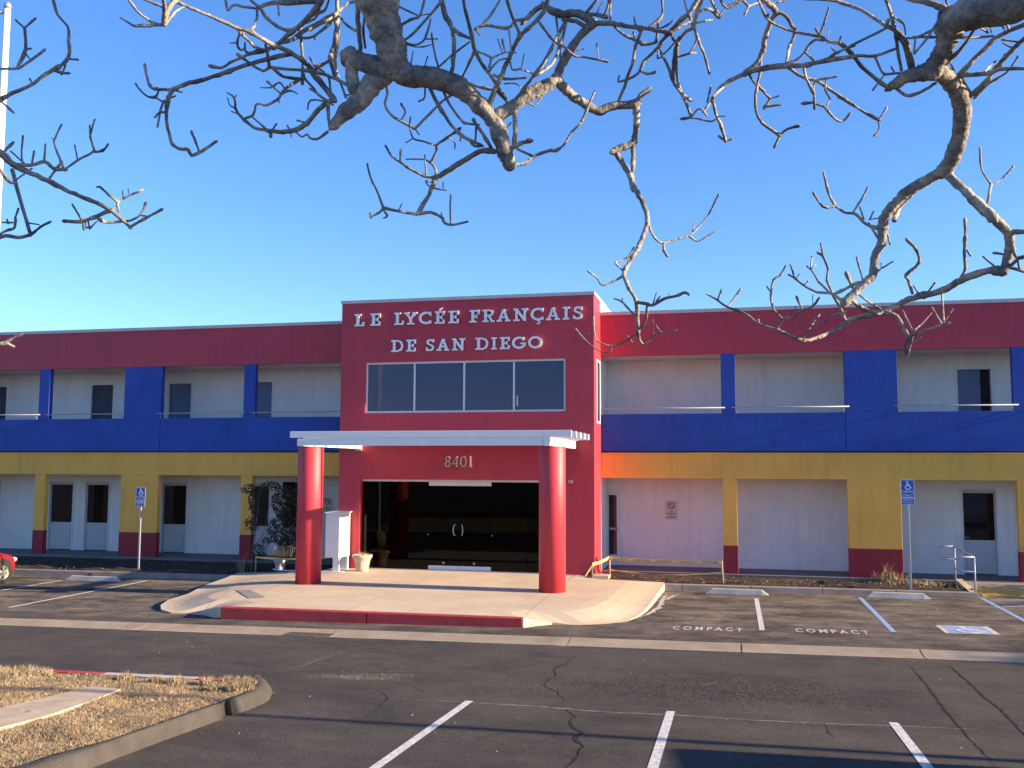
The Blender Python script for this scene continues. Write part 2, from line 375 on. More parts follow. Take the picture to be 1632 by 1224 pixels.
def strip_mesh(pts, t, place, depth, closed=False):
    """place(x,y,d)->3D; a ribbon solid from d=0 to d=depth"""
    L_, R_ = poly_strip(pts, t, closed); n = len(L_); m = MB()
    m.v = [tuple(place(p.x, p.y, d)) for d in (depth, 0) for p in L_+R_]
    rng = range(n) if closed else range(n-1)
    for i in rng:
        j = (i+1) % n
        m.f += [(i, n+i, n+j, j), (2*n+i, 2*n+j, 3*n+j, 3*n+i), (i, j, 2*n+j, 2*n+i), (n+j, n+i, 3*n+i, 3*n+j)]
    if not closed: m.f += [(0, 2*n, 3*n, n), (n-1, 2*n-1, 4*n-1, 3*n-1)]
    m.sm = [False]*len(m.f); return m
def merge(ms):
    o = MB()
    for m in ms:
        n = len(o.v); o.v += list(m.v); o.f += [tuple(i+n for i in f) for f in m.f]; o.sm += m.sm
    return o
def rect(x0, y0, x1, y1): return [(x0, (y0+y1)/2), (x1, (y0+y1)/2)], abs(y1-y0)
def wheelchair(place, s, depth, t=.10):
    """accessibility symbol in a unit square, strokes"""
    st = []
    st.append(([(.44+.055*math.cos(a*PI/6), .90+.055*math.sin(a*PI/6)) for a in range(12)], .09, True))
    st.append(([(.43, .80), (.46, .48), (.70, .48), (.80, .22), (.90, .25)], t, False))
    st.append(([(.455, .66), (.68, .66)], t*.8, False))
    st.append(([(.50+.27*math.cos(a), .30+.27*math.sin(a)) for a in [R(d) for d in range(125, 345, 20)]], t, False))
    return merge([strip_mesh([(x*s, y*s) for x, y in p], w_*s, place, depth+.0004*i, c) for i, (p, w_, c) in enumerate(st)])

# stencilled words
for cx, y, lb in ((-.52, 18.80, 'faded COMPACT lettering in the bay next to the concrete plaza'), (1.77, 18.93, 'faded COMPACT lettering in the bay beside the blue stripe')):
    vs, fs = text_mesh('COMPACT', 1., 0, 1.5, .012)
    wx = max(v[0] for v in vs)-min(v[0] for v in vs); wy = max(v[1] for v in vs)-min(v[1] for v in vs)
    m = MB(); m.v = [(cx+v[0]/wx*1.32, y+v[1]/wy*.40, G(cx+v[0]/wx*1.32, y)+.004) for v in vs]; m.f = fs; m.sm = [False]*len(fs)
    mark('stencil_lettering', m, M['stencil'], lb, 'painted lettering', 'COMPACT stencils')
sy = empty('pavement_symbol', (4.27, 19.6, G(4.27, 19.6)), 'worn blue square with white wheelchair symbol painted in the right bay', 'pavement symbol')
obj('border', sheet([(3.80, 19.14), (4.74, 19.18), (4.74, 20.06), (3.80, 20.04)], .004), M['stencil'], sy)
obj('field', sheet([(3.90, 19.20), (4.64, 19.22), (4.64, 20.0), (3.90, 20.0)], .007), M['bluepaint'], sy)
obj('symbol', wheelchair(lambda x, y, d: (3.90+x, 19.22+y, G(4.2, 19.6)+.009+d), .74, .002), M['paint'], sy)

# cracks, seams and scattered litter on the asphalt
def crack(px, w0, name='crack', m='crack', amp=.03, lb=None, off=.003):
    P = [onG(*q) for q in px]; pts = []
    for a, b in zip(P, P[1:]):
        n = max(2, int((b-a).length/.10))
        for i in range(n):
            q = a.lerp(b, i/n); pts.append((q.x+random.uniform(-amp, amp), q.y+random.uniform(-amp, amp)))
    pts.append((P[-1].x, P[-1].y))
    wd = [max(.004, w0*random.uniform(.45, 1.5)*min(1, .25+3*min(i, len(pts)-1-i)/len(pts))) for i in range(len(pts))]
    return ribbon(pts, wd, off)
def crackset(name, items, m, label):
    ms = [crack(p, w_, amp=a_) for p, w_, a_ in items]
    return tag(obj(name, merge(ms), M[m]), label, name.replace('_', ' '))
crackset('asphalt_crack', [([(926, 1041), (903, 1056), (884, 1066), (886, 1078), (874, 1082), (868, 1094), (887, 1103), (900, 1117)], .022, .022),
    ([(900, 1117), (878, 1127)], .012, .02), ([(904, 1130), (917, 1142), (906, 1152), (928, 1168), (917, 1178), (928, 1190), (922, 1205), (900, 1224)], .034, .02)], 'crack', 'wide jagged crack zigzagging down the asphalt between two white stripes')
crackset('asphalt_crack', [([(1449, 1060), (1480, 1095), (1506, 1131), (1535, 1166), (1568, 1200), (1590, 1224)], .028, .012)], 'crack', 'long straight dark crack left of the pair at bottom right')
crackset('asphalt_crack', [([(1504, 1060), (1513, 1061), (1545, 1088), (1577, 1118), (1594, 1130), (1628, 1165), (1650, 1190)], .032, .012), ([(1594, 1130), (1640, 1134)], .014, .02)], 'crack', 'long dark crack right of the pair at bottom right, forked near the edge')
crackset('asphalt_crack', [([(1314, 1151), (1320, 1168), (1331, 1176)], .014, .01)], 'crack', 'short hooked crack left of the right white stripe')
crackset('asphalt_crack', [([(598, 1098), (617, 1113), (600, 1130), (583, 1143)], .012, .03), ([(565, 1150), (595, 1155), (625, 1158)], .010, .02), ([(660, 1094), (675, 1104)], .012, .02), ([(750, 1107), (765, 1108)], .02, .006)], 'crack', 'fine broken cracks above the left white stripe')
crackset('asphalt_crack', [([(1150, 1103), (1190, 1112), (1240, 1116), (1300, 1120), (1380, 1124), (1480, 1131), (1508, 1132)], .008, .02), ([(880, 1088), (960, 1090), (1010, 1094), (1060, 1098), (1140, 1102)], .009, .02), ([(480, 1065), (600, 1072), (740, 1079)], .007, .02)], 'crack', 'hairline seam running sideways across the middle of the lane')
crackset('asphalt_seam', [([(618, 1112), (700, 1117), (840, 1125), (960, 1135), (1060, 1139), (1200, 1148), (1330, 1154), (1400, 1156), (1560, 1163)], .045, .012)], 'sealed', 'dusty pale seam where near bays begin')
crackset('asphalt_seam', [([(662, 1072-2), (590, 1050+20), (662, 1070)], .02, .01), ([(455, 1045+25), (560, 1048-14), (660, 1070-46)], .02, .01)], 'sealed', 'thin pale patch line crossing the lane by the gutter')
crackset('concrete_spill', [([(1012, 986), (1030, 980), (1042, 974), (1050, 968), (1056, 958), (1062, 948)], .10, .03), ([(1056, 958), (1070, 951), (1082, 948)], .09, .04)], 'wheelstop', 'pale broken concrete smear on asphalt along the plaza edge')
m = MB()
for i in range(260):
    x, y = random.uniform(-14, 6), random.uniform(9, 24)
    if y > 17.6 and -13.6 < x < -1.2: continue
    s_ = random.choice((.005, .006, .008, .011)); z = G(x, y); q = [Vector((x+s_*math.cos(a+x), y+s_*math.sin(a+x), z+.001)) for a in (0, 2, 4)]
    m.add(q+[(x, y, z+s_*1.1)], [(0, 1, 3), (1, 2, 3), (2, 0, 3)])
spill_ = MB()
for cx_, cy_, sx_, sy_, n_, s0 in ((555, 1079, .8, .10, 750, .0035), (600, 1075, .6, .16, 250, .004)):
    c_ = onG(cx_, cy_)
    for i in range(n_):
        x, y = random.gauss(c_.x, sx_*.5), random.gauss(c_.y, sy_); s_ = s0*random.uniform(.5, 1.4); z = G(x, y)
        spill_.add([(x-s_, y-s_, z+.001), (x+s_, y-s_*.6, z+.001), (x, y+s_, z+.001), (x, y, z+s_)], [(0, 1, 3), (1, 2, 3), (2, 0, 3)])
tag(obj('sand_spill', spill_, M['path']), kind='stuff', label='thin pale sandy spill on the lane left of centre', cat='sand')
rough_ = MB()
c_ = onG(1120, 1098)
for i in range(9000):
    x, y = random.gauss(c_.x, 1.1), random.gauss(c_.y, .55); s_ = random.uniform(.004, .012); z = G(x, y); a = random.uniform(0, 6)
    rough_.add([(x+s_*math.cos(a+k), y+s_*math.sin(a+k), z+.0005) for k in (0, 2.1, 4.2)]+[(x, y, z+s_*.9)], [(0, 1, 3), (1, 2, 3), (2, 0, 3)])
tag(obj('ravelled_asphalt', rough_, M['berm']), kind='stuff', label='rough ravelled asphalt chips in the middle of the lane', cat='asphalt chips')
tag(obj('loose_grit', m, M['wheelstop']), kind='stuff', label='pale grit and pebbles scattered over the asphalt', cat='grit')
# ------------------------------------------------------------------ plaza in front of the doors
def chain(pts, z): return [(*onZ(x, y, z)[:2], z) for x, y in pts]
out = []
out += [(-13.75, 24.45, -3.06), (-13.55, 23.6, -3.07), (-13.35, 22.3, -3.08)] 
out += [(-12.95, 20.9, -3.11)]
for (x, y, z) in ((268, 956, -3.13), (256, 964, -3.15), (257, 971, -3.18), (273, 976, -3.19), (300, 977, -3.195), (325, 972, -3.10), (345, 968, -2.98)):
    p = onZ(x, y, z); out.append((p.x, p.y, z))
kx0 = onZ(351, 967.5, -2.95); kx1 = onZ(834, 985.5, -2.95)
out += [(kx0.x, kx0.y+.02, -2.95), (-8.9, 18.27, -2.95), (-7.2, 18.28, -2.95), (-5.6, 18.29, -2.95), (kx1.x, kx1.y+.02, -2.95)]
for (x, y, z) in ((852, 988, -3.01), (880, 991.5, -3.08), (910, 995.5, -3.12), (945, 997, -3.125), (975, 995, -3.12), (1000, 990, -3.11), (1017, 981, -3.08), (1030, 970, -3.04), (1040, 957, -3.0), (1048, 945, -2.97)):
    p = onZ(x, y, z); out.append((p.x, p.y, z))
out += [(-1.72, 24.45, -2.94), (-1.74, 24.62, -2.93), (-3.35, 24.66, -2.9), (-3.45, 25.6, -2.86), (-7.2, 25.6, -2.855), (-11.0, 25.6, -2.86), (-11.1, 24.66, -2.92), (-13.7, 24.66, -3.04)]
cx, cy = -7.1, 21.8
def plateau(x, y):
    t = max(0, min(1, (y-18.2)/7.0)); q = max(0, min(1, (-10.6-x)/2.6)); q = q*q*(3-2*q)
    return -2.95+.095*t-q*(.10+.06*t)
# triangulated top: rings towards the centre
def ring_mesh(scale_list):
    m = MB(); n = len(out); rows = []
    for k, s_ in enumerate(scale_list):
        row = []
        for (x, y, z) in out:
            X, Y = x+(cx-x)*s_, y+(cy-y)*s_
            e = min(1, s_/.20); e = e*e*(3-2*e)
            row.append((X, Y, z*(1-e)+plateau(X, Y)*e))
        rows.append(row)
    for row in rows: m.v += row
    for k in range(len(rows)-1):
        for i in range(n):
            j = (i+1) % n; m.f.append((k*n+i, k*n+j, (k+1)*n+j, (k+1)*n+i))
    m.v.append((cx, cy, plateau(cx, cy))); c = len(m.v)-1
    for i in range(n): m.f.append(((len(rows)-1)*n+i, (len(rows)-1)*n+(i+1) % n, c))
    base = len(m.v); m.v += [(x, y, z-.22) for x, y, z in out]
    for i in range(n): m.f.append((i, base+i, base+(i+1) % n, (i+1) % n))
    m.sm = [True]*len(m.f); return m
pm = ring_mesh([0, .01, .025, .045, .065, .085, .12, .17, .23, .3, .38, .47, .57, .68, .8, .9])
plaza = tag(bpy.data.objects.new('entrance_plaza', None), kind='structure'); COL.objects.link(plaza)
tmp = bpy.data.meshes.new('t'); tmp.from_pydata(pm.v, [], pm.f); tmp.update()
cuts = [-14.2, -11.25, -7.75, -4.1, -.8]; cy_ = [17.5, 21.1, 26]
for a, b in zip(cuts, cuts[1:]):
    for c, d in zip(cy_, cy_[1:]):
        bm = bmesh.new(); bm.from_mesh(tmp)
        for co, no in (((a+.004, 0, 0), (-1, 0, 0)), ((b-.004, 0, 0), (1, 0, 0)), ((0, c+.004, 0), (0, -1, 0)), ((0, d-.004, 0), (0, 1, 0))):
            bmesh.ops.bisect_plane(bm, geom=bm.verts[:]+bm.edges[:]+bm.faces[:], plane_co=co, plane_no=no, clear_outer=True)
        if len(bm.faces) < 1: bm.free(); continue
        me = bpy.data.meshes.new('concrete_slab'); bmesh.ops.recalc_face_normals(bm, faces=bm.faces[:]); bm.to_mesh(me); bm.free()
        me.materials.append(M['conc']); o = bpy.data.objects.new('concrete_slab', me); COL.objects.link(o); o.parent = plaza
m = MB(); n = len(out); m.v = [(x+(cx-x)*.012, y+(cy-y)*.012, z-.03) for x, y, z in out]; m.v.append((cx, cy, -2.96))
m.f = [(i, (i+1) % n, n) for i in range(n)]; m.sm = [False]*n
obj('joint_filler', m, M['crack'], plaza)
# darker patch of new cement on the left of the plaza
from mathutils.bvhtree import BVHTree
_bv = BVHTree.FromPolygons([Vector(v) for v in pm.v], pm.f)
pp = []
for x, y in ((376, 941), (387, 941), (398, 941), (411, 946.5), (423, 952), (409.5, 953), (396, 954), (386, 947.5)):
    h_ = _bv.ray_cast(Vector((0, 0, 0)), ray(x, y).normalized()); pp.append(h_[0])
o = MB(); o.add([(p.x, p.y, p.z+.012) for p in pp], [tuple(range(8))])
obj('cement_patch', o, M['patch'], plaza)

# red painted kerb: separate sections with open joints
rk = tag(bpy.data.objects.new('red_kerb', None), kind='structure'); COL.objects.link(rk)
ja = [kx0.x, -7.25, kx1.x-.02]
for a, b in zip(ja, ja[1:]):
    a += .012; b -= .012
    m = MB(); n = 8
    for i in range(n+1):
        x = a+(b-a)*i/n; y = kx0.y+(kx1.y-kx0.y)*(x-kx0.x)/(kx1.x-kx0.x); g_ = G(x, y)-.05; e = random.uniform(-.004, .004)
        m.v += [(x, y+.015, g_), (x, y-.0+.004, -2.965+e), (x, y+.02+e, -2.947), (x, y+.15, -2.946), (x, y+.15, g_)]
    for i in range(n):
        for k in range(4): m.f.append((5*i+k, 5*i+5+k, 5*i+6+k, 5*i+1+k))
    m.f += [(0, 1, 2, 3, 4), tuple(5*n+k for k in (4, 3, 2, 1, 0))]; m.sm = [False]*len(m.f)
    obj('kerb_section', m, M['redkerb'], rk)

# kerb stones along the building
def kerb(name, cutsx, y, ztop, mt, face=.035, back=.17):
    K = tag(bpy.data.objects.new(name, None), kind='structure'); COL.objects.link(K)
    for a, b in zip(cutsx, cutsx[1:]):
        a += .008; b -= .008; m = MB()
        for x in (a, b):
            z = ztop(x); g_ = G(x, y)-.06
            m.v += [(x, y-face, g_), (x, y-.008, z-.015), (x, y+.012, z), (x, y+back, z), (x, y+back, g_)]
        m.f = [(k, 5+k, 6+k, 1+k) for k in range(4)]+[(0, 1, 2, 3, 4), (9, 8, 7, 6, 5)]; m.sm = [False]*len(m.f)
        obj('kerb_stone', m, mt, K)
    return K
kerb('kerb', [-46, -43, -40, -37, -34, -31, -28, -25, -22.3, -19.3, -16.3, -13.75], 24.5, lambda x: -3.095+.0035*(x+13)+0*x, M['conc2'])
kerb('kerb', [-1.72, -1.28, .42, 2.1, 3.8, 5.62], 24.5, lambda x: -2.95+.004*x, M['conc2'])
kerb('kerb', [9.4, 12, 15, 18, 21, 24, 27, 30, 36, 42], 24.5, lambda x: -2.93+.004*x, M['conc2'])
# planter soil
def soil(name, x0, x1, zk):
    m = MB(); nx_ = int((x1-x0)/.22); ny = 9
    for j in range(ny+1):
        for i in range(nx_+1):
            x = x0+(x1-x0)*i/nx_; t = j/ny; y = 24.66+(26.22-24.66)*t
            z = zk(x)*(1-t)+(-2.90)*t - .02 + (.05*math.sin(x*3.1+y*4)*math.sin(y*5+x) + random.uniform(-.02, .025))*(0 if j in (0, ny) else 1)
            m.v.append((x, y, z))
    w_ = nx_+1; m.f = [(j*w_+i, j*w_+i+1, (j+1)*w_+i+1, (j+1)*w_+i) for j in range(ny) for i in range(nx_)]; m.sm = [True]*len(m.f)
    return struct(name, m, M['soil'])
soil('planter_soil', -46, -10.95, lambda x: -3.10+.0035*(x+13))
soil('planter_soil', -3.48, 5.60, lambda x: -2.95+.004*x)
soil('planter_soil', 9.4, 42, lambda x: -2.93+.004*x)

# ------------------------------------------------------------------ school building
FY = 26.3; WY = 27.8
ZR, ZP, ZB, ZY, ZS, ZC, ZF = 4.37, 3.11, 1.47, .40, -.31, -2.10, -2.85
bld = empty('school_building', (-7.2, 30, -2.9), 'long two-storey school with maroon parapet, blue balcony, yellow ground floor and red entrance tower', 'school building')
def P(name, mb, m, bevel=.008, parent=None, label=None):
    o = obj(name, mb, M[m], parent or bld, bevel)
    if label: o['label'] = label
    return o
def walls(x0, x1, z0, z1, y0, y1, holes):
    m = MB(); x = x0
    for (a, c, b, d) in sorted(holes):
        if a > x: m.box(x, y0, z0, a, y1, z1)
        if d < z1: m.box(a, y0, d, b, y1, z1)
        if c > z0: m.box(a, y0, z0, b, y1, c)
        x = b
    if x < x1: m.box(x, y0, z0, x1, y1, z1)
    return m
TL, TR, TY = -10.87, -3.58, 25.0
wings = [(-41.0, TL-.002), (TR+.002, 26.0)]
small = [-36.4, -29.1, -21.79, -14.45, -.08, 7.22, 14.5, 21.8]; big = [-40.3, -32.8, -25.5, -18.16, 3.60, 10.9, 18.2, 25.3]
piers = sorted([(c-.19, c+.19) for c in small]+[(c-.66, c+.66) for c in big])
gdoors = [(-25.7, -24.55), (-22.66, -21.66), (-21.26, -20.28), (-18.36, -17.38), (-15.3, -14.42), (6.0, 6.93), (7.33, 8.3), (13.2, 14.2)]
udoors = [(-25.5, -24.5, 'darkdoor'), (-21.2, -20.28, 'darkdoor'), (-18.25, -17.34, 'bluedoor'), (-15.35, -14.42, 'bluedoor'), (6.0, 6.93, 'bluedoor'), (13.2, 14.2, 'bluedoor')]
for wi, (a, b) in enumerate(wings):
    sec = [a]+[c+.66 if wi == 0 else c-.66 for c in big if a < c-.66 and c+.66 < b]+[b]
    sec = sorted(set(sec))
    P('parapet', B(a, FY, ZP, b, FY+.2, ZR-.1), 'red', 0)
    for c, d in zip(sec, sec[1:]):
        P('coping', B(c+.003, FY-.035, ZR-.1, d-.003, FY+.24, ZR), 'coping', .006)
        P('balcony_wall', B(c+.006, FY, ZY+.035, d-.006, FY+.18, ZB), 'blue', .008)
    P('drip_trim', B(a, FY-.02, ZY-.035, b, FY+.1, ZY-.005), 'yellow', .004)
    P('shadow_gap', B(a, FY+.03, ZY-.005, b, FY+.17, ZY+.035), 'dark', 0)
    P('beam', B(a, FY, ZS, b, FY+.2, ZY-.035), 'yellow', .006)
    P('balcony_floor', B(a, FY+.2, ZY-.2, b, WY, ZY), 'slab', 0)
    P('balcony_ceiling', B(a, FY+.2, ZP+.02, b, WY, ZP+.14), 'white', 0)
    P('ground_ceiling', B(a, FY+.2, ZS+.03, b, WY, ZS+.12), 'white', 0)
    P('walkway', B(a, FY-.1, ZF-.35, b, WY, ZF), 'slab', .01)
    P('ground_wall', walls(a, b, ZF, ZS+.03, WY, WY+.2, [(x0, ZF, x1, -.53) for x0, x1 in gdoors if a < x0 and x1 < b]), 'white', 0)
    P('upper_wall', walls(a, b, ZY, ZP+.02, WY, WY+.2, [(x0, ZY, x1, 2.74) for x0, x1, _ in udoors if a < x0 and x1 < b]), 'white', 0)
    P('roof', B(a, FY+.2, ZP+.6, b, 38, ZP+.75), 'roofing', 0)
    P('rear_wall', B(a, 37.8, -3.6, b, 38, ZR), 'white', 0)
    ex = a if wi == 0 else b-.2
    P('end_wall', B(ex, WY+.2, -3.6, ex+.2, 37.8, ZR-.01), 'white', 0)
    P('end_wall', B(ex, FY+.2, ZF, ex+.2, WY, ZR-.13), 'yellow', 0)
for a, b in piers:
    P('upper_pier', B(a, FY+.001, ZB, b, FY+.18, ZP), 'blue', .006)
    P('lower_pier', B(a, FY+.001, ZC, b, FY+.19, ZS), 'yellow', .006)
    P('pier_base', B(a-.004, FY-.004, -3.1, b+.004, FY+.194, ZC), 'base_red', .008)
# railings of the balcony
allp = [-41]+[v for p in piers for v in p]+[26]
edges = [(allp[i], allp[i+1]) for i in range(0, len(allp), 2)]
for a, b in edges:
    if b-a < .5: continue
    for c, d in ((a, min(b, TL)), (max(a, TR), b)) if a < TL < b or a < TR < b else ((a, b),):
        if d-c < .6: continue
        if c > 20 or d < -38: continue
        r = P('balcony_rail', MB().tube([(c-.1 if c > -40 and c not in (TR,) else c+.02, FY-.045, 1.62), (d-.02 if d == TL else d+.1, FY-.045, 1.62)], .017, 10), 'chrome', 0)
        for q in (c+.02, d-.04):
            obj('rail_bracket', MB().tube([(q, FY-.045, 1.62), (q, FY-.03, 1.54), (q, FY+.02, 1.44)], .012, 6), M['chrome'], r)
def half_glass_door(x0, x1):
    d = P('door', B(x0+.055, WY+.05, ZF+.02, x1-.055, WY+.09, -1.99), 'doorpanel', .004)
    def s_(nm, mb, mm, bv=.003): obj(nm, mb, M[mm], d, bv)
    s_('frame', B(x0, WY-.02, ZF, x0+.05, WY+.12, -.53), 'frame'); s_('frame', B(x1-.05, WY-.02, ZF, x1, WY+.12, -.53), 'frame')
    s_('frame', B(x0+.05, WY-.02, -.58, x1-.05, WY+.12, -.53), 'frame')
    s_('stile', B(x0+.055, WY+.045, -1.99, x0+.085, WY+.095, -.59), 'doorpanel'); s_('stile', B(x1-.085, WY+.045, -1.99, x1-.055, WY+.095, -.59), 'doorpanel')
    s_('stile', B(x0+.085, WY+.045, -.67, x1-.085, WY+.095, -.59), 'doorpanel'); s_('stile', B(x0+.085, WY+.045, -1.99, x1-.085, WY+.095, -1.93), 'doorpanel')
    s_('kick_moulding', B(x0+.14, WY+.035, ZF+.14, x1-.14, WY+.051, -2.08), 'doorpanel')
    s_('pane', B(x0+.085, WY+.06, -1.93, x1-.085, WY+.075, -.67), 'glassdark', 0)
    s_('handle', MB().tube([(x0+.09, WY+.04, -1.86), (x0+.09, WY-.01, -1.86), (x0+.19, WY-.01, -1.86)], .011, 8), 'chrome', 0)
for x0, x1 in gdoors: half_glass_door(x0, x1)
for x0, x1, mm in udoors:
    lv = x1-.05 if x0 != 6.0 else x0+.63
    d = P('door', B(x0+.05, WY+.05, ZY+.01, lv, WY+.095, 2.69), mm, .004)
    for q in ((x0, ZY, x0+.045, 2.74), (x1-.045, ZY, x1, 2.74), (x0+.045, 2.695, x1-.045, 2.74)):
        obj('frame', B(q[0], WY-.015, q[1], q[2], WY+.12, q[3]), M['frame'] if x0 == 6.0 or x0 < -17.5 and x0 > -19 else M['white'], d, .003)
    obj('handle', MB().tube([(lv-.08, WY+.05, 1.42), (lv-.08, WY-.01, 1.42), (lv-.19, WY-.01, 1.42)], .011, 8), M['chrome'], d)
    if x0 == 6.0: obj('open_gap', B(lv+.004, WY+.15, ZY+.01, x1-.05, WY+.19, 2.69), M['dark'], d)
# dark narrow window beside the shrub and full glass door by the tower
wn = P('window', B(-14.0, WY-.012, -1.95, -13.35, WY-.004, -.52), 'glassdark', 0)
for q in ((-14.05, -2.0, -14.0, -.47), (-13.35, -2.0, -13.30, -.47), (-14.0, -.52, -13.35, -.47), (-14.0, -2.0, -13.35, -1.95)):
    obj('frame', B(q[0], WY-.025, q[1], q[2], WY-.001, q[3]), M['frame'], wn)
d = P('door', B(-3.55, WY-.02, -2.80, -3.32, WY-.012, -.82), 'glassdark', 0, label='full glass door half hidden by the tower')
obj('frame', B(-3.32, WY-.05, ZF, -3.23, WY-.001, -.70), M['frame'], d, .003)
obj('frame', B(-3.56, WY-.05, -.82, -3.322, WY-.001, -.74), M['frame'], d, .003)
obj('frame', B(-3.56, WY-.05, ZF, -3.322, WY-.001, -2.55), M['frame'], d, .003)
obj('push_bar', B(-3.555, WY-.09, -1.83, -3.28, WY-.05, -1.77), M['chrome'], d, .01)

# tower
wx0, wx1, wz0, wz1 = -10.12, -4.36, 1.49, 2.93
dx0, dx1, dz1 = -10.22, -4.38, -.37
hl = walls(TL, TR, -3.05, .9, TY, TY+.3, [(dx0, -3.05, dx1, dz1)])
m = merge([hl, walls(TL, TR, .9, 4.64, TY, TY+.3, [(wx0, wz0, wx1, wz1)])])
P('tower_front', m, 'red', 0)
for x, s_ in ((TL, 1), (TR-.25, 0)):
    P('tower_side', B(x, TY+.3, -3.05, x+.25, FY-.002, 4.64), 'red', 0)
    P('tower_side', B(x, FY-.002, -3.05, x+.25, 33, 4.64), 'white', 0)
P('tower_back', B(TL+.25, 32.8, -3.05, TR-.25, 33, 4.64), 'white', 0)
P('tower_roof', B(TL+.25, TY+.3, 4.2, TR-.25, 32.8, 4.3), 'roofing', 0)
for q in ((TL-.03, TY-.03, TR+.03, TY+.33), (TL-.03, TY+.334, TL+.28, 33.03), (TR-.28, TY+.334, TR+.03, 33.03)):
    P('tower_coping', B(q[0], q[1], 4.64, q[2], q[3], 4.735), 'coping' if q[1] < 25 else 'whitemetal', .006)
P('lobby_floor', B(TL+.25, TY+.3, -2.95, TR-.25, 32.8, -2.86), 'lobbyfloor', 0)
P('lobby_ceiling', B(TL+.25, TY+.3, -.1, TR-.25, 32.8, 0), 'dark', 0)
P('lobby_wall', B(TL+.252, 31, -2.86, TR-.252, 31.1, -.1), 'dark', 0)
P('upper_room_wall', B(TL+.252, 27, .6, TR-.252, 27.1, 3.6), 'dark', 0)
# upper window band: four panes
wb = P('window_band', merge([B(wx0+.002, TY+.05, wz0, wx1-.002, TY+.13, wz0+.055), B(wx0+.002, TY+.05, wz1-.055, wx1-.002, TY+.13, wz1)]), 'frame', .004)
mx = [wx0+.002, -8.67, -7.22, -5.80, wx1-.002]
for i, x in enumerate(mx):
    w_ = .05; x_ = x if i == 0 else (x-w_ if i == 4 else x-w_/2)
    obj('mullion', B(x_, TY+.052, wz0+.055, x_+w_, TY+.128, wz1-.055), M['frame'], wb, .003)
for i in range(4):
    a = mx[i]+(.05 if i == 0 else .025); b = mx[i+1]-(.05 if i == 3 else .025)
    pn = obj('pane', B(a, TY+.085, wz0+.055, b, TY+.095, wz1-.055), M['skyglass'], wb)
obj('window_latch', B(-5.72, TY+.06, 1.65, -5.69, TY+.084, 1.93), M['frame'], wb, .003)
sw = P('slit_window', B(TR+.002, 25.42, 1.24, TR+.012, 25.98, 2.87), 'glassdark', 0)
for q in ((25.36, 1.18, 25.42, 2.93), (25.98, 1.18, 26.04, 2.93), (25.42, 2.87, 25.98, 2.93), (25.42, 1.18, 25.98, 1.24)):
    obj('frame', B(TR+.001, q[0], q[1], TR+.03, q[2], q[3]), M['whitemetal'], sw, .003)
# storefront
sf = P('storefront', merge([B(dx0+.002, TY+.12, dz1-.06, dx1-.002, TY+.24, dz1-.002), B(dx0+.002, TY+.12, -2.862, dx1-.002, TY+.24, -2.845)]), 'frame', .004)
for a, b in ((dx0+.004, -9.28), (-9.27, -8.245), (-6.445, -5.44), (-5.43, dx1-.004)):
    obj('pane', B(a, TY+.175, -2.845, b, TY+.187, dz1-.06), M['glass'], sf)
for s_, a, b in ((1, -8.24, -7.345), (-1, -7.335, -6.45)):
    d = P('entrance_door', B(a, TY+.172, -2.73, b, TY+.184, dz1-.17), 'glass', 0)
    obj('top_rail', B(a, TY+.155, dz1-.17, b, TY+.2, dz1-.064), M['frame'], d, .004)
    obj('bottom_rail', B(a, TY+.155, -2.84, b, TY+.2, -2.73), M['frame'], d, .004)
    hx = (b-.14) if s_ > 0 else (a+.07); k = .03*(-s_)
    obj('handle', MB().tube([(hx+k*-.9, TY+.17, -1.60), (hx+k*.2, TY+.11, -1.62), (hx+k, TY+.10, -1.75), (hx+k*.2, TY+.11, -1.88), (hx-k*.9, TY+.17, -1.90)], .014, 8), M['chrome'], d)
    lx = a+.42 if s_ > 0 else b-.5
    obj('lock', MB().lathe([(0, 0), (.035, 0), (.035, .012), (0, .012)], (0, 0, 0), 12).__class__().box(lx, TY+.13, -2.68, lx+.05, TY+.17, -2.62), M['brass'], d, .01)
    obj('lock', B(a-.03 if s_ > 0 else b+.01, TY+.155, -1.90, (a-.03 if s_ > 0 else b+.01)+.03, TY+.172, -1.87), M['chrome'], d, .006)
P('threshold', B(dx0, TY-.02, -2.90, dx1, TY+.12, -2.848), 'conc', .004)
P('wall_tag', B(-4.28, TY-.012, -.44, -4.17, TY, -.36), 'brass', .002)
# downspout at the foot of the tower corner
ds = empty('downspout', (TR+.06, 25.15, -2.8), 'salmon red downspout elbow at the foot of the tower corner', 'downspout')
obj('pipe', MB().tube([(TR-.01, 25.25, -2.42), (TR+.05, 25.2, -2.46), (TR+.07, 25.2, -2.55), (TR+.10, 25.08, -2.72), (TR+.16, 24.9, -2.78)], .045, 10), M['red'], ds)
obj('splash_block', B(TR-.02, 24.62, -2.90, TR+.42, 24.98, -2.80), M['conc'], ds, .02)

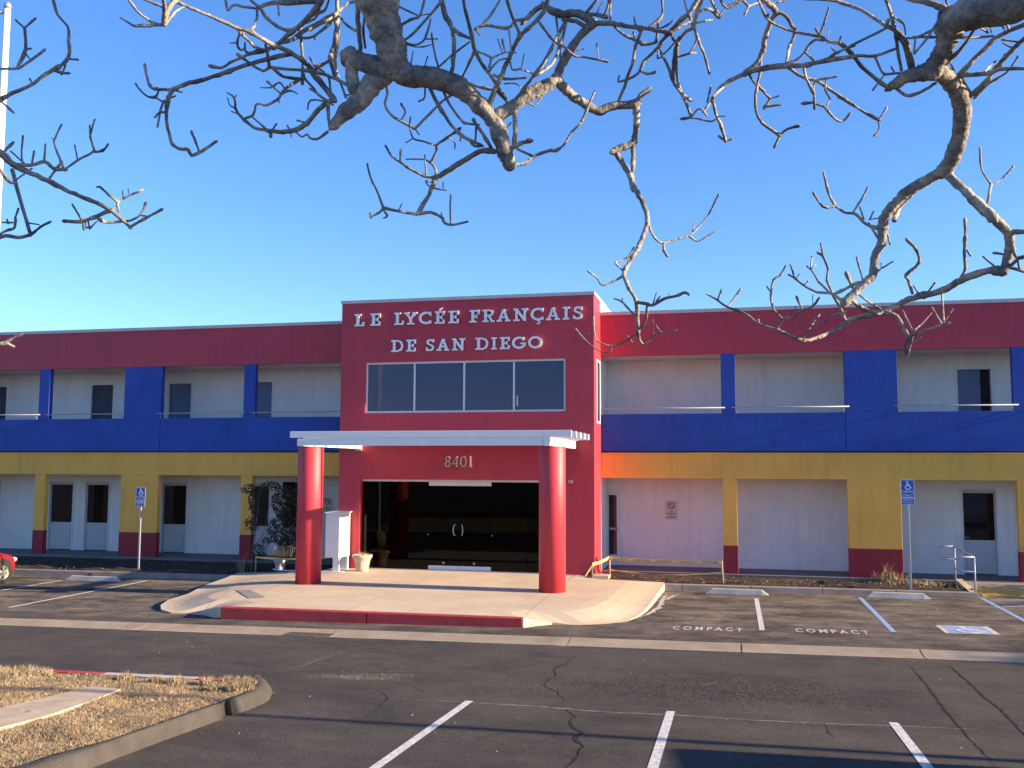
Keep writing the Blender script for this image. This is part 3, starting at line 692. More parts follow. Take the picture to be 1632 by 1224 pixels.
# entrance canopy on two round columns
can = empty('entrance_canopy', (-7.2, 22, -2.9), 'white slatted entrance canopy resting on two fat red round columns', 'canopy')
for cx_ in (-10.30, -4.14):
    obj('column', MB().lathe([(0, -2.95), (.315, -2.95), (.315, .455), (.30, .475), (0, .475)], (cx_, 21.93, 0), 48), M['red'], can)
obj('front_beam', B(-10.18, 21.18, .485, -4.21, 21.26, .668), M['whitemetal'], can, .006)
obj('cross_beam', B(-10.36, 21.262, .478, -10.19, TY-.001, .655), M['whitemetal'], can, .006)
obj('cross_beam', B(-4.20, 21.16, .478, -4.05, 24.82, .675), M['whitemetal'], can, .006)
for i, y in enumerate((21.15, 21.85, 22.52, 23.18, 23.84, 24.5)):
    obj('slat', B(-10.50, y, .679, -3.55-(.0 if i < 5 else .4), y+.065, .832), M['whitemetal'], can, .006)
obj('beam_end_plate', B(-10.37, TY-.06, .44, -10.185, TY-.002, .70), M['whitemetal'], can, .004)

# ------------------------------------------------------------------ lettering on the tower
def GL(ch):
    """slab letters in a unit high box: (pts, thickness, closed) list and width"""
    def Rr(x0, y0, x1, y1):
        if (x1-x0) >= (y1-y0): return ([(x0, (y0+y1)/2), (x1, (y0+y1)/2)], y1-y0, False)
        return ([((x0+x1)/2, y0), ((x0+x1)/2, y1)], x1-x0, False)
    arc = lambda a0, a1, r=.415, cx=.46, n=18: [(cx+r*math.cos(R(a0+(a1-a0)*i/n)), .5+r*math.sin(R(a0+(a1-a0)*i/n))) for i in range(n+1)]
    T = .17
    E_ = [Rr(.12, 0, .30, 1), Rr(0, .87, .66, 1), Rr(.54, .68, .66, .9), Rr(0, 0, .66, .13), Rr(.54, .1, .66, .32), Rr(.28, .44, .52, .56), Rr(.43, .36, .52, .64)]
    C_ = [(arc(48, 312), T, False), Rr(.70, .66, .80, .98), Rr(.70, .04, .80, .30)]
    d = {'L': ([Rr(.12, 0, .30, 1), Rr(0, .87, .42, 1), Rr(0, 0, .64, .13), Rr(.52, .1, .64, .34)], .64),
         'E': (E_, .66), 'É': (E_+[([(.28, 1.10), (.52, 1.28)], .10, False)], .66),
         'Y': ([([(.15, .93), (.43, .46)], .16, False), ([(.71, .93), (.43, .46)], .15, False), Rr(.345, 0, .515, .5), Rr(0, .87, .32, 1), Rr(.54, .87, .86, 1), Rr(.2, 0, .66, .13)], .86),
         'C': (C_, .82), 'Ç': (C_+[([(.46, .08), (.47, -.06), (.58, -.12), (.52, -.24), (.36, -.24)], .08, False)], .82),
         'F': ([Rr(.12, 0, .30, 1), Rr(0, .87, .64, 1), Rr(.52, .66, .64, .9), Rr(0, 0, .44, .13), Rr(.28, .42, .5, .54), Rr(.41, .34, .5, .62)], .64),
         'R': ([Rr(.12, 0, .30, 1), Rr(0, 0, .42, .13), ([(0, .935), (.48, .935), (.61, .89), (.67, .73), (.61, .57), (.48, .51), (.3, .51)], .13, False), ([(.44, .48), (.64, .06)], .15, False), Rr(.54, 0, .80, .13)], .80),
         'A': ([([(.17, .06), (.46, .97)], .15, False), ([(.74, .06), (.45, .97)], .16, False), Rr(.26, .28, .64, .40), Rr(0, 0, .34, .13), Rr(.56, 0, .9, .13)], .90),
         'N': ([Rr(.12, 0, .27, 1), Rr(.65, 0, .80, 1), ([(.18, .95), (.74, .05)], .17, False), Rr(0, .87, .27, 1), Rr(0, 0, .40, .13), Rr(.52, .87, .92, 1)], .92),
         'I': ([Rr(.13, 0, .31, 1), Rr(0, .87, .44, 1), Rr(0, 0, .44, .13)], .44),
         'S': ([([(.62, .76), (.55, .88), (.42, .935), (.28, .92), (.17, .82), (.16, .68), (.27, .58), (.44, .50), (.57, .40), (.61, .27), (.54, .13), (.40, .065), (.24, .075), (.12, .2)], .145, False), Rr(.58, .72, .68, .98), Rr(.04, .02, .14, .32)], .70),
         'D': ([Rr(.12, 0, .30, 1), Rr(0, 0, .12, .13), ([(0, .935), (.44, .935), (.64, .86), (.75, .70), (.79, .50), (.75, .30), (.64, .14), (.44, .065), (.3, .065)], .135, False)], .86),
         'G': ([(arc(48, 350), T, False), Rr(.70, .66, .80, .98), Rr(.54, .38, .92, .50)], .90),
         'O': ([(arc(0, 342, .415, .49, 19), T, True)], .98)}
    return d[ch]
sg = empty('name_sign', (-7.2, TY, 3.7), 'raised silver slab letters reading LE LYCÉE FRANÇAIS DE SAN DIEGO atop the tower', 'sign lettering')
l1 = [('L', 163, 217), ('E', 252, 308), ('L', 387, 440), ('Y', 443, 515), ('C', 528, 597), ('É', 616, 670), ('E', 693, 750), ('F', 812, 868), ('R', 885, 952), ('A', 965, 1042), ('N', 1060, 1140), ('Ç', 1160, 1230), ('A', 1243, 1322), ('I', 1338, 1375), ('S', 1393, 1450)]
l2 = [('D', 370, 437), ('E', 455, 508), ('S', 563, 612), ('A', 625, 697), ('N', 713, 785), ('D', 845, 918), ('I', 935, 965), ('E', 983, 1038), ('G', 1055, 1127), ('O', 1143, 1220)]
def put_letters(L_, zbase, hgt, yref):
    for ch, a, b in L_:
        xa = onY(520+a/3.548, yref, TY-.03).x; xb = onY(520+b/3.548, yref, TY-.03).x
        st, wd = GL(ch); kx = (xb-xa)/wd
        def place(x, y, d): return (xa+x*kx, TY-.012-d, zbase+y*hgt)
        m = merge([strip_mesh(p, t, place, .055+.0006*i, c) for i, (p, t, c) in enumerate(st)])
        m.box(xa+wd*kx*.35, TY-.012, zbase+hgt*.03, xa+wd*kx*.40, TY, zbase+hgt*.07)      # stand-off pin
        obj('letter', m, M['letter'], sg)
put_letters(l1, 3.975, .35, 505)
put_letters(l2, 3.21, .335, 548)
# house number
hn = empty('house_number', (-7.35, TY, .1), 'ochre number 8401 above the dark glass entrance doors', 'number sign')
xa = lambda c: onY(540+c/3.709, 735, TY).x
def digit(strokes, a, b):
    x0, x1 = xa(a), xa(b)
    def place(x, y, d): return (x0+x*(x1-x0), TY-.002-d, -.015+y*.295)
    obj('digit', merge([strip_mesh(p, [q for q in t] if hasattr(t, '__len__') else t, place, .02+.0006*i, c) for i, (p, t, c) in enumerate(strokes)]), M['ochre'], hn)
def ell(cx_, cy__, rx, ry, n=20): return [(cx_+rx*math.cos(2*PI*i/n), cy__+ry*math.sin(2*PI*i/n)) for i in range(n)]
def ew(n, a, b): return [a+(b-a)*abs(math.cos(2*PI*i/n)) for i in range(n)]
digit([(ell(.5, .74, .32, .20), ew(20, .07, .15), True), (ell(.5, .27, .38, .24), ew(20, .07, .17), True)], 628, 662)
digit([([(.72, 0), (.72, .98)], .16, False), ([(.70, .97), (.05, .28)], .07, False), ([(.03, .28), (.98, .28)], .08, False), ([(.52, .02), (.92, .02)], .05, False)], 670, 710)
digit([(ell(.5, .5, .40, .46), ew(20, .07, .18), True)], 717, 758)
digit([([(.5, 0), (.5, 1)], .28, False), ([(.12, .84), (.5, .97)], .09, False), ([(.08, .02), (.92, .02)], .05, False)], 766, 790)

# ------------------------------------------------------------------ wall notices
def notice(cx_, cz, label, ring='black'):
    t = empty('notice', (cx_, WY, cz), label, 'notice')
    obj('board', B(cx_-.17, WY-.014, cz-.27, cx_+.17, WY-.002, cz+.27), M['paper'], t, .004)
    pl = lambda x, y, d: (cx_+x, WY-.0145-d, cz+y)
    obj('ring', merge([strip_mesh(ell(0, .13, .085, .085, 24), .022, pl, .002, True), strip_mesh([(-.06, .19), (.06, .07)], .02, pl, .0026)]), M[ring], t)
    for i, (q, h) in enumerate(((.03, .022), (.12, .018), (.04, .018), (.12, .018))):
        obj('text_line', strip_mesh([(-q, -.04-.055*i), (q, -.04-.055*i)], h, pl, .002), M[ring], t)
p = onY(1070, 813, WY); notice(p.x, p.z, 'cream prohibition notice with slashed ring on the white wall right of the tower')
p = onY(522, 806, WY); notice(p.x, p.z, 'small prohibition notice half hidden behind the left red column')

# ------------------------------------------------------------------ wheelchair parking signs
def adasign(px, pyt, pyb, ybase, Y, label):
    a = onY(px, pyt, Y); b = onY(px, pyb, Y); gz_ = -3.06 if a.x < -10 else -2.96; cx_ = a.x
    t = empty('parking_sign', (cx_, Y+.03, gz_), label, 'parking sign', 'blue wheelchair parking signs')
    obj('post', MB().box(cx_-.028, Y+.012, gz_, cx_+.028, Y+.05, a.z-.05), M['tin'], t, .006)
    h = a.z-b.z; zt = a.z; wd = .155; z2 = zt-h*.72
    for nm, q0, q1 in (('panel', zt, z2+.006), ('panel', z2-.006, zt-h)):
        pn = obj(nm, B(cx_-wd, Y, q1, cx_+wd, Y+.004, q0), M['signwhite'], t, 0)
        obj('field', B(cx_-wd+.012, Y-.0015, q1+.012, cx_+wd-.012, Y-.0002, q0-.012), M['signblue'], pn)
        pl = lambda x, y, d, z_=q1: (cx_+x, Y-.002-d, z_+y)
        if q0 == zt:
            obj('symbol', wheelchair(lambda x, y, d: (cx_-.10+x, Y-.002-d, zt-h*.40+y), .21, .002, .11), M['signwhite'], pn)
            tx = (('PARKING', .052, z2+h*.24), ('ONLY', .060, z2+h*.095))
        else: tx = (('MINIMUM', .036, zt-h+h*.18), ('FINE $250', .036, zt-h+h*.085))
        for s_, sz, zz in tx:
            vs, fs = text_mesh(s_, sz*1.5, .0006); mm = MB(); mm.v = [(cx_+x, Y-.0025-z, zz+y) for x, y, z in vs]; mm.f = [f[::-1] for f in fs]; mm.sm = [False]*len(fs)
            obj('words', mm, M['signwhite'], pn)
    for zz in (zt-.06, zt-h+.03): obj('bolt', MB().tube([(cx_, Y-.006, zz), (cx_, Y+.012, zz)], .008, 8), M['tin'], t)
adasign(224.5, 777, 808, 0, 24.88, 'blue PARKING ONLY wheelchair sign on a bare grey post by the left wide yellow pier')
adasign(1446, 764.5, 804.5, 0, 24.75, 'blue PARKING ONLY wheelchair sign on a bare grey post by the right wide yellow pier')

# ------------------------------------------------------------------ wheel stops
def wheelstop(xc, y, L_, label, r=0):
    z = G(xc, y)+.002; m = MB(); h = .12
    prof = [(-.09, 0), (-.065, h), (.065, h), (.09, 0)]
    e = [(-L_/2, 0.04), (-L_/2+.16, 1), (L_/2-.16, 1), (L_/2, .04)]
    for x, k in e: m.v += [(x, a, b*k) for a, b in prof]
    for i in range(3):
        for k in range(4): m.f.append((4*i+k, 4*i+(k+1) % 4, 4*i+4+(k+1) % 4, 4*i+4+k))
    m.f += [(3, 2, 1, 0), (12, 13, 14, 15)]; m.sm = [False]*len(m.f)
    c, s_ = math.cos(r), math.sin(r)
    m.v = [(xc+x*c-yy*s_, y+x*s_+yy*c, z+zz) for x, yy, zz in m.v]
    tag(obj('wheel_stop', m, M['wheelstop'], None, .012, origin=(xc, y, z)), label, 'wheel stop', 'concrete wheel stops in the bays along the building')
wheelstop(-17.75, 23.75, 1.75, 'grey concrete wheel stop in the bay next to the parked red car')
wheelstop(.06, 24.0, 1.5, 'pale wheel stop at the head of the white stripe between the COMPACT bays', R(-1))
wheelstop(3.75, 24.0, 1.45, 'pale wheel stop below the wheelchair sign right of the plaza')
dp = tag(obj('drain_pipe', MB().tube([onG(143, 914, .05), onG(146, 922, .06)], .07, 12), M['rubber'], None, 0), 'dark drain outlet in the kerb behind the left wheel stop', 'drain pipe')

# ------------------------------------------------------------------ cabinet, pots
cab = empty('notice_cabinet', (-10.68, 24.55, -2.87), 'white metal cabinet on two short legs beside the left red column', 'cabinet')
fx0 = onY(518.5, 850, 24.2).x; fx1 = onY(541, 850, 24.2).x; zt = onY(530, 818.5, 24.2).z; zb = onY(530, 889, 24.2).z
obj('body', B(fx0, 24.2, zb, fx1, 24.94, zt), M['cab'], cab, .012)
obj('lid', B(fx0-.03, 24.17, zt+.001, fx1+.04, 24.97, zt+.035), M['whitemetal'], cab, .008)
obj('leg', B(fx1-.20, 24.24, -2.87, fx1-.01, 24.34, zb-.001), M['cab'], cab, .006); obj('leg', B(fx1-.20, 24.80, -2.87, fx1-.01, 24.9, zb-.001), M['cab'], cab, .006)
obj('base_plate', B(fx0-.1, 24.16, -2.90, fx1+.12, 24.97, -2.862), M['cab'], cab, .004)
def pot(x, y, z, r, h, label, mm):
    t = empty('flower_pot', (x, y, z), label, 'flower pot')
    obj('bowl', MB().lathe([(0, 0), (r*.62, 0), (r*.68, h*.2), (r*.80, h*.62), (r*.95, h*.80), (r, h*.82), (r*1.04, h*.97), (r*.97, h), (r*.86, h*.93), (r*.80, h*.80), (0, h*.78)], (x, y, z), 36), M[mm], t)
    return t
pt = pot(-9.92, 24.5, -2.868, .265, .45, 'cream flower pot with dead stalks beside the entrance doors', 'pot')
m = MB()
for i in range(60):
    a = random.uniform(0, 6.28); q = random.uniform(0, .2); b = Vector((-9.92+q*math.cos(a), 24.5+q*math.sin(a), -2.52)); e = b+Vector((random.uniform(-.12, .12), random.uniform(-.12, .12), random.uniform(.08, .22)))
    n_ = Vector((random.uniform(-1, 1), random.uniform(-1, 1), .2)).normalized()*.012; m.add([b-n_, b+n_, e], [(0, 1, 2)])
obj('dead_stalks', m, M['straw'], pt)
pt = pot(onY(447, 895, 25.1).x, 25.1, -3.0, .2, .32, 'small weathered grey pot standing in the left planter bed', 'wheelstop')

# ------------------------------------------------------------------ caution tape on stakes
def stake(a, b, label):
    t = obj('stake', MB().tube([a, b], .024, 4), M['wood'], None, 0, origin=a)
    return tag(t, label, 'stake', 'wooden stakes carrying caution tape')
def ptY(px, py, Y): return onY(px, py, Y)
s1b, s1t = ptY(421.5-14.5, 914, 24.8), ptY(408, 886, 24.8)
s2b, s2t = ptY(943, 923, 24.78), ptY(945, 899, 24.85)
s3b, s3t = ptY(972, 913, 25.5), ptY(971, 887, 25.5)
s4b, s4t = ptY(1153.5, 934, 24.8), ptY(1150, 893, 24.8)
s1b.z -= .1; s2b.z -= .08; s3b.z -= .08; s4b.z -= .1
stake(s1b, s1t, 'short wooden stake left of the left red column'); stake(s2b, s2t, 'leaning wooden stake at the foot of the tower corner')
stake(s3b, s3t, 'thin wooden stake behind the tower corner, by the white wall'); stake(s4b, s4t, 'wooden stake in front of the narrow yellow pier')
def tape(a, b, sag, label, wd=.075, tw=0., text=True, seg=26):
    t = empty('caution_tape', a, label, 'caution tape', 'caution tapes strung between stakes')
    m = MB(); a, b = Vector(a), Vector(b); prev = None
    for i in range(seg+1):
        u = i/seg; p = a.lerp(b, u); p.z -= sag*4*u*(1-u); ang = tw*math.sin(u*9+1)+.15*math.sin(u*31)
        q = Vector((0, math.sin(ang), math.cos(ang)))*wd/2; m.v += [p-q, p+q, p-q+Vector((0, .0015, 0)), p+q+Vector((0, .0015, 0))]
    for i in range(seg): m.f += [(4*i, 4*i+4, 4*i+5, 4*i+1), (4*i+2, 4*i+3, 4*i+7, 4*i+6), (4*i+1, 4*i+5, 4*i+7, 4*i+3), (4*i, 4*i+2, 4*i+6, 4*i+4)]
    m.sm = [True]*len(m.f); m.v = [tuple(v) for v in m.v]; obj('band', m, M['tape'], t)
    if text:
        n = max(1, int((b-a).length/.55))
        for k in range(n):
            u = (k+.5)/n; p = a.lerp(b, u); p.z -= sag*4*u*(1-u)
            vs, fs = text_mesh('CAUTION', .085, .0004, 1.1); m = MB(); d = (b-a).normalized()
            m.v = [tuple(p+d*x*1.0+Vector((0, -.004-z, y))) for x, y, z in vs]; m.f = [f[::-1] for f in fs]; m.sm = [False]*len(fs)
            obj('print', m, M['black'], t)
    return t
U = Vector((0, -.03, 0))
tape(s3t+U-Vector((0, 0, .04)), s4t+U-Vector((0, 0, .05)), .03, 'upper yellow caution tape stretched along the white wall', .09)
tape(s3t+U-Vector((0, 0, .34)), s4t+U-Vector((0, 0, .30)), .10, 'lower sagging caution tape along the white wall', .04, 1.2, False)
tape(s2t+U, s3t+U-Vector((0, 0, .02)), .03, 'short caution tape wrapped round the tower corner', .09, .5, False, 10)
tape(s2t+U*1.2, s2t+Vector((-.28, -.1, -.42)), .02, 'loose end of caution tape hanging from the leaning stake', .09, .4, False, 8)
tape(s1t+U-Vector((0, 0, .03)), s1t+Vector((2.05, .3, -.02)), .05, 'caution tape running behind the left red column', .06, .8, False)
# ------------------------------------------------------------------ ramp, yellow mat and handrails
rp = tag(bpy.data.objects.new('kerb_ramp', None), kind='structure'); COL.objects.link(rp)
m = MB(); m.v = [(5.64, 24.42, -3.036), (9.38, 24.42, -3.0), (9.38, 26.19, -2.862), (5.64, 26.19, -2.862), (5.64, 24.42, -3.3), (9.38, 24.42, -3.3), (9.38, 26.19, -3.3), (5.64, 26.19, -3.3)]
m.f = [(0, 1, 2, 3), (0, 4, 5, 1), (1, 5, 6, 2), (2, 6, 7, 3), (3, 7, 4, 0)]; m.sm = [False]*5
obj('ramp_slab', m, M['conc2'], rp)
m = MB(); m.v = [(5.47, 24.5, -2.955), (5.63, 24.5, -2.955), (5.63, 26.19, -2.80), (5.47, 26.19, -2.80), (5.47, 24.5, -3.3), (5.63, 24.5, -3.3), (5.63, 26.19, -3.3), (5.47, 26.19, -3.3)]
m.f = [(0, 1, 2, 3), (0, 4, 5, 1), (1, 5, 6, 2), (2, 6, 7, 3), (3, 7, 4, 0)]; m.sm = [False]*5
obj('ramp_edge', m, M['conc'], rp)
dm = empty('tactile_mat', (7.2, 24.9, -2.99), 'yellow tactile warning mat of raised domes at the ramp foot', 'tactile mat')
rz = lambda x, y: -3.036+.0096*(x-5.64)+(y-24.42)/1.77*.17
m = MB(); q = [(5.72, 24.5), (8.9, 24.5), (8.9, 25.4), (5.72, 25.4)]
m.v = [(x, y, rz(x, y)+.004) for x, y in q]+[(x, y, rz(x, y)+.016) for x, y in q]; m.f = [(4, 5, 6, 7), (0, 1, 5, 4), (1, 2, 6, 5), (2, 3, 7, 6), (3, 0, 4, 7)]; m.sm = [False]*5
obj('mat', m, M['dome'], dm)
m = MB()
for i in range(52):
    for j in range(15):
        x, y = 5.76+.06*i, 24.53+.06*j; z = rz(x, y)+.016
        m.add([(x-.014, y-.014, z), (x+.014, y-.014, z), (x+.014, y+.014, z), (x-.014, y+.014, z), (x, y, z+.009)], [(0, 1, 4), (1, 2, 4), (2, 3, 4), (3, 0, 4)])
tag(obj('domes', m, M['dome'], dm), kind='stuff')
hr = empty('handrail', (5.55, 25.4, -2.9), 'steel ramp handrail with two rounded loops in front of the white wall', 'handrail')
p1 = onY(1521, 871, 25.9); p2 = onY(1552.5, 888, 24.65); b1 = Vector((p1.x, p1.y, -2.84)); b2 = Vector((p2.x, p2.y, -2.96))
def loop(p, w_, h):
    c = [(0, 0), (-w_+h*.5, 0), (-w_+h*.22, -h*.08), (-w_+h*.04, -h*.28), (-w_, -h*.5), (-w_+h*.04, -h*.72), (-w_+h*.22, -h*.92), (-w_+h*.5, -h), (0, -h)]
    return [Vector((p.x+x, p.y, p.z+z)) for x, z in c]
obj('post', MB().tube([b1, p1], .021, 10), M['chrome'], hr); obj('post', MB().tube([b2, p2], .021, 10), M['chrome'], hr)
obj('top_rail', MB().tube([p1, p2], .021, 10), M['chrome'], hr)
obj('loop', MB().tube(loop(p1, .40, .30), .019, 10), M['chrome'], hr); obj('loop', MB().tube(loop(p2, .46, .33), .019, 10), M['chrome'], hr)
hr = empty('handrail', (8.0, 25.9, -2.9), 'steel handrail stub cut off by the right edge of the picture', 'handrail')
q = onY(1621, 872.5, 25.9)
obj('top_rail', MB().tube([q, q+Vector((1.9, 0, 0))], .024, 10), M['chrome'], hr); obj('post', MB().tube([q+Vector((1.85, 0, 0)), Vector((q.x+1.85, q.y, -2.88))], .021, 8), M['chrome'], hr)

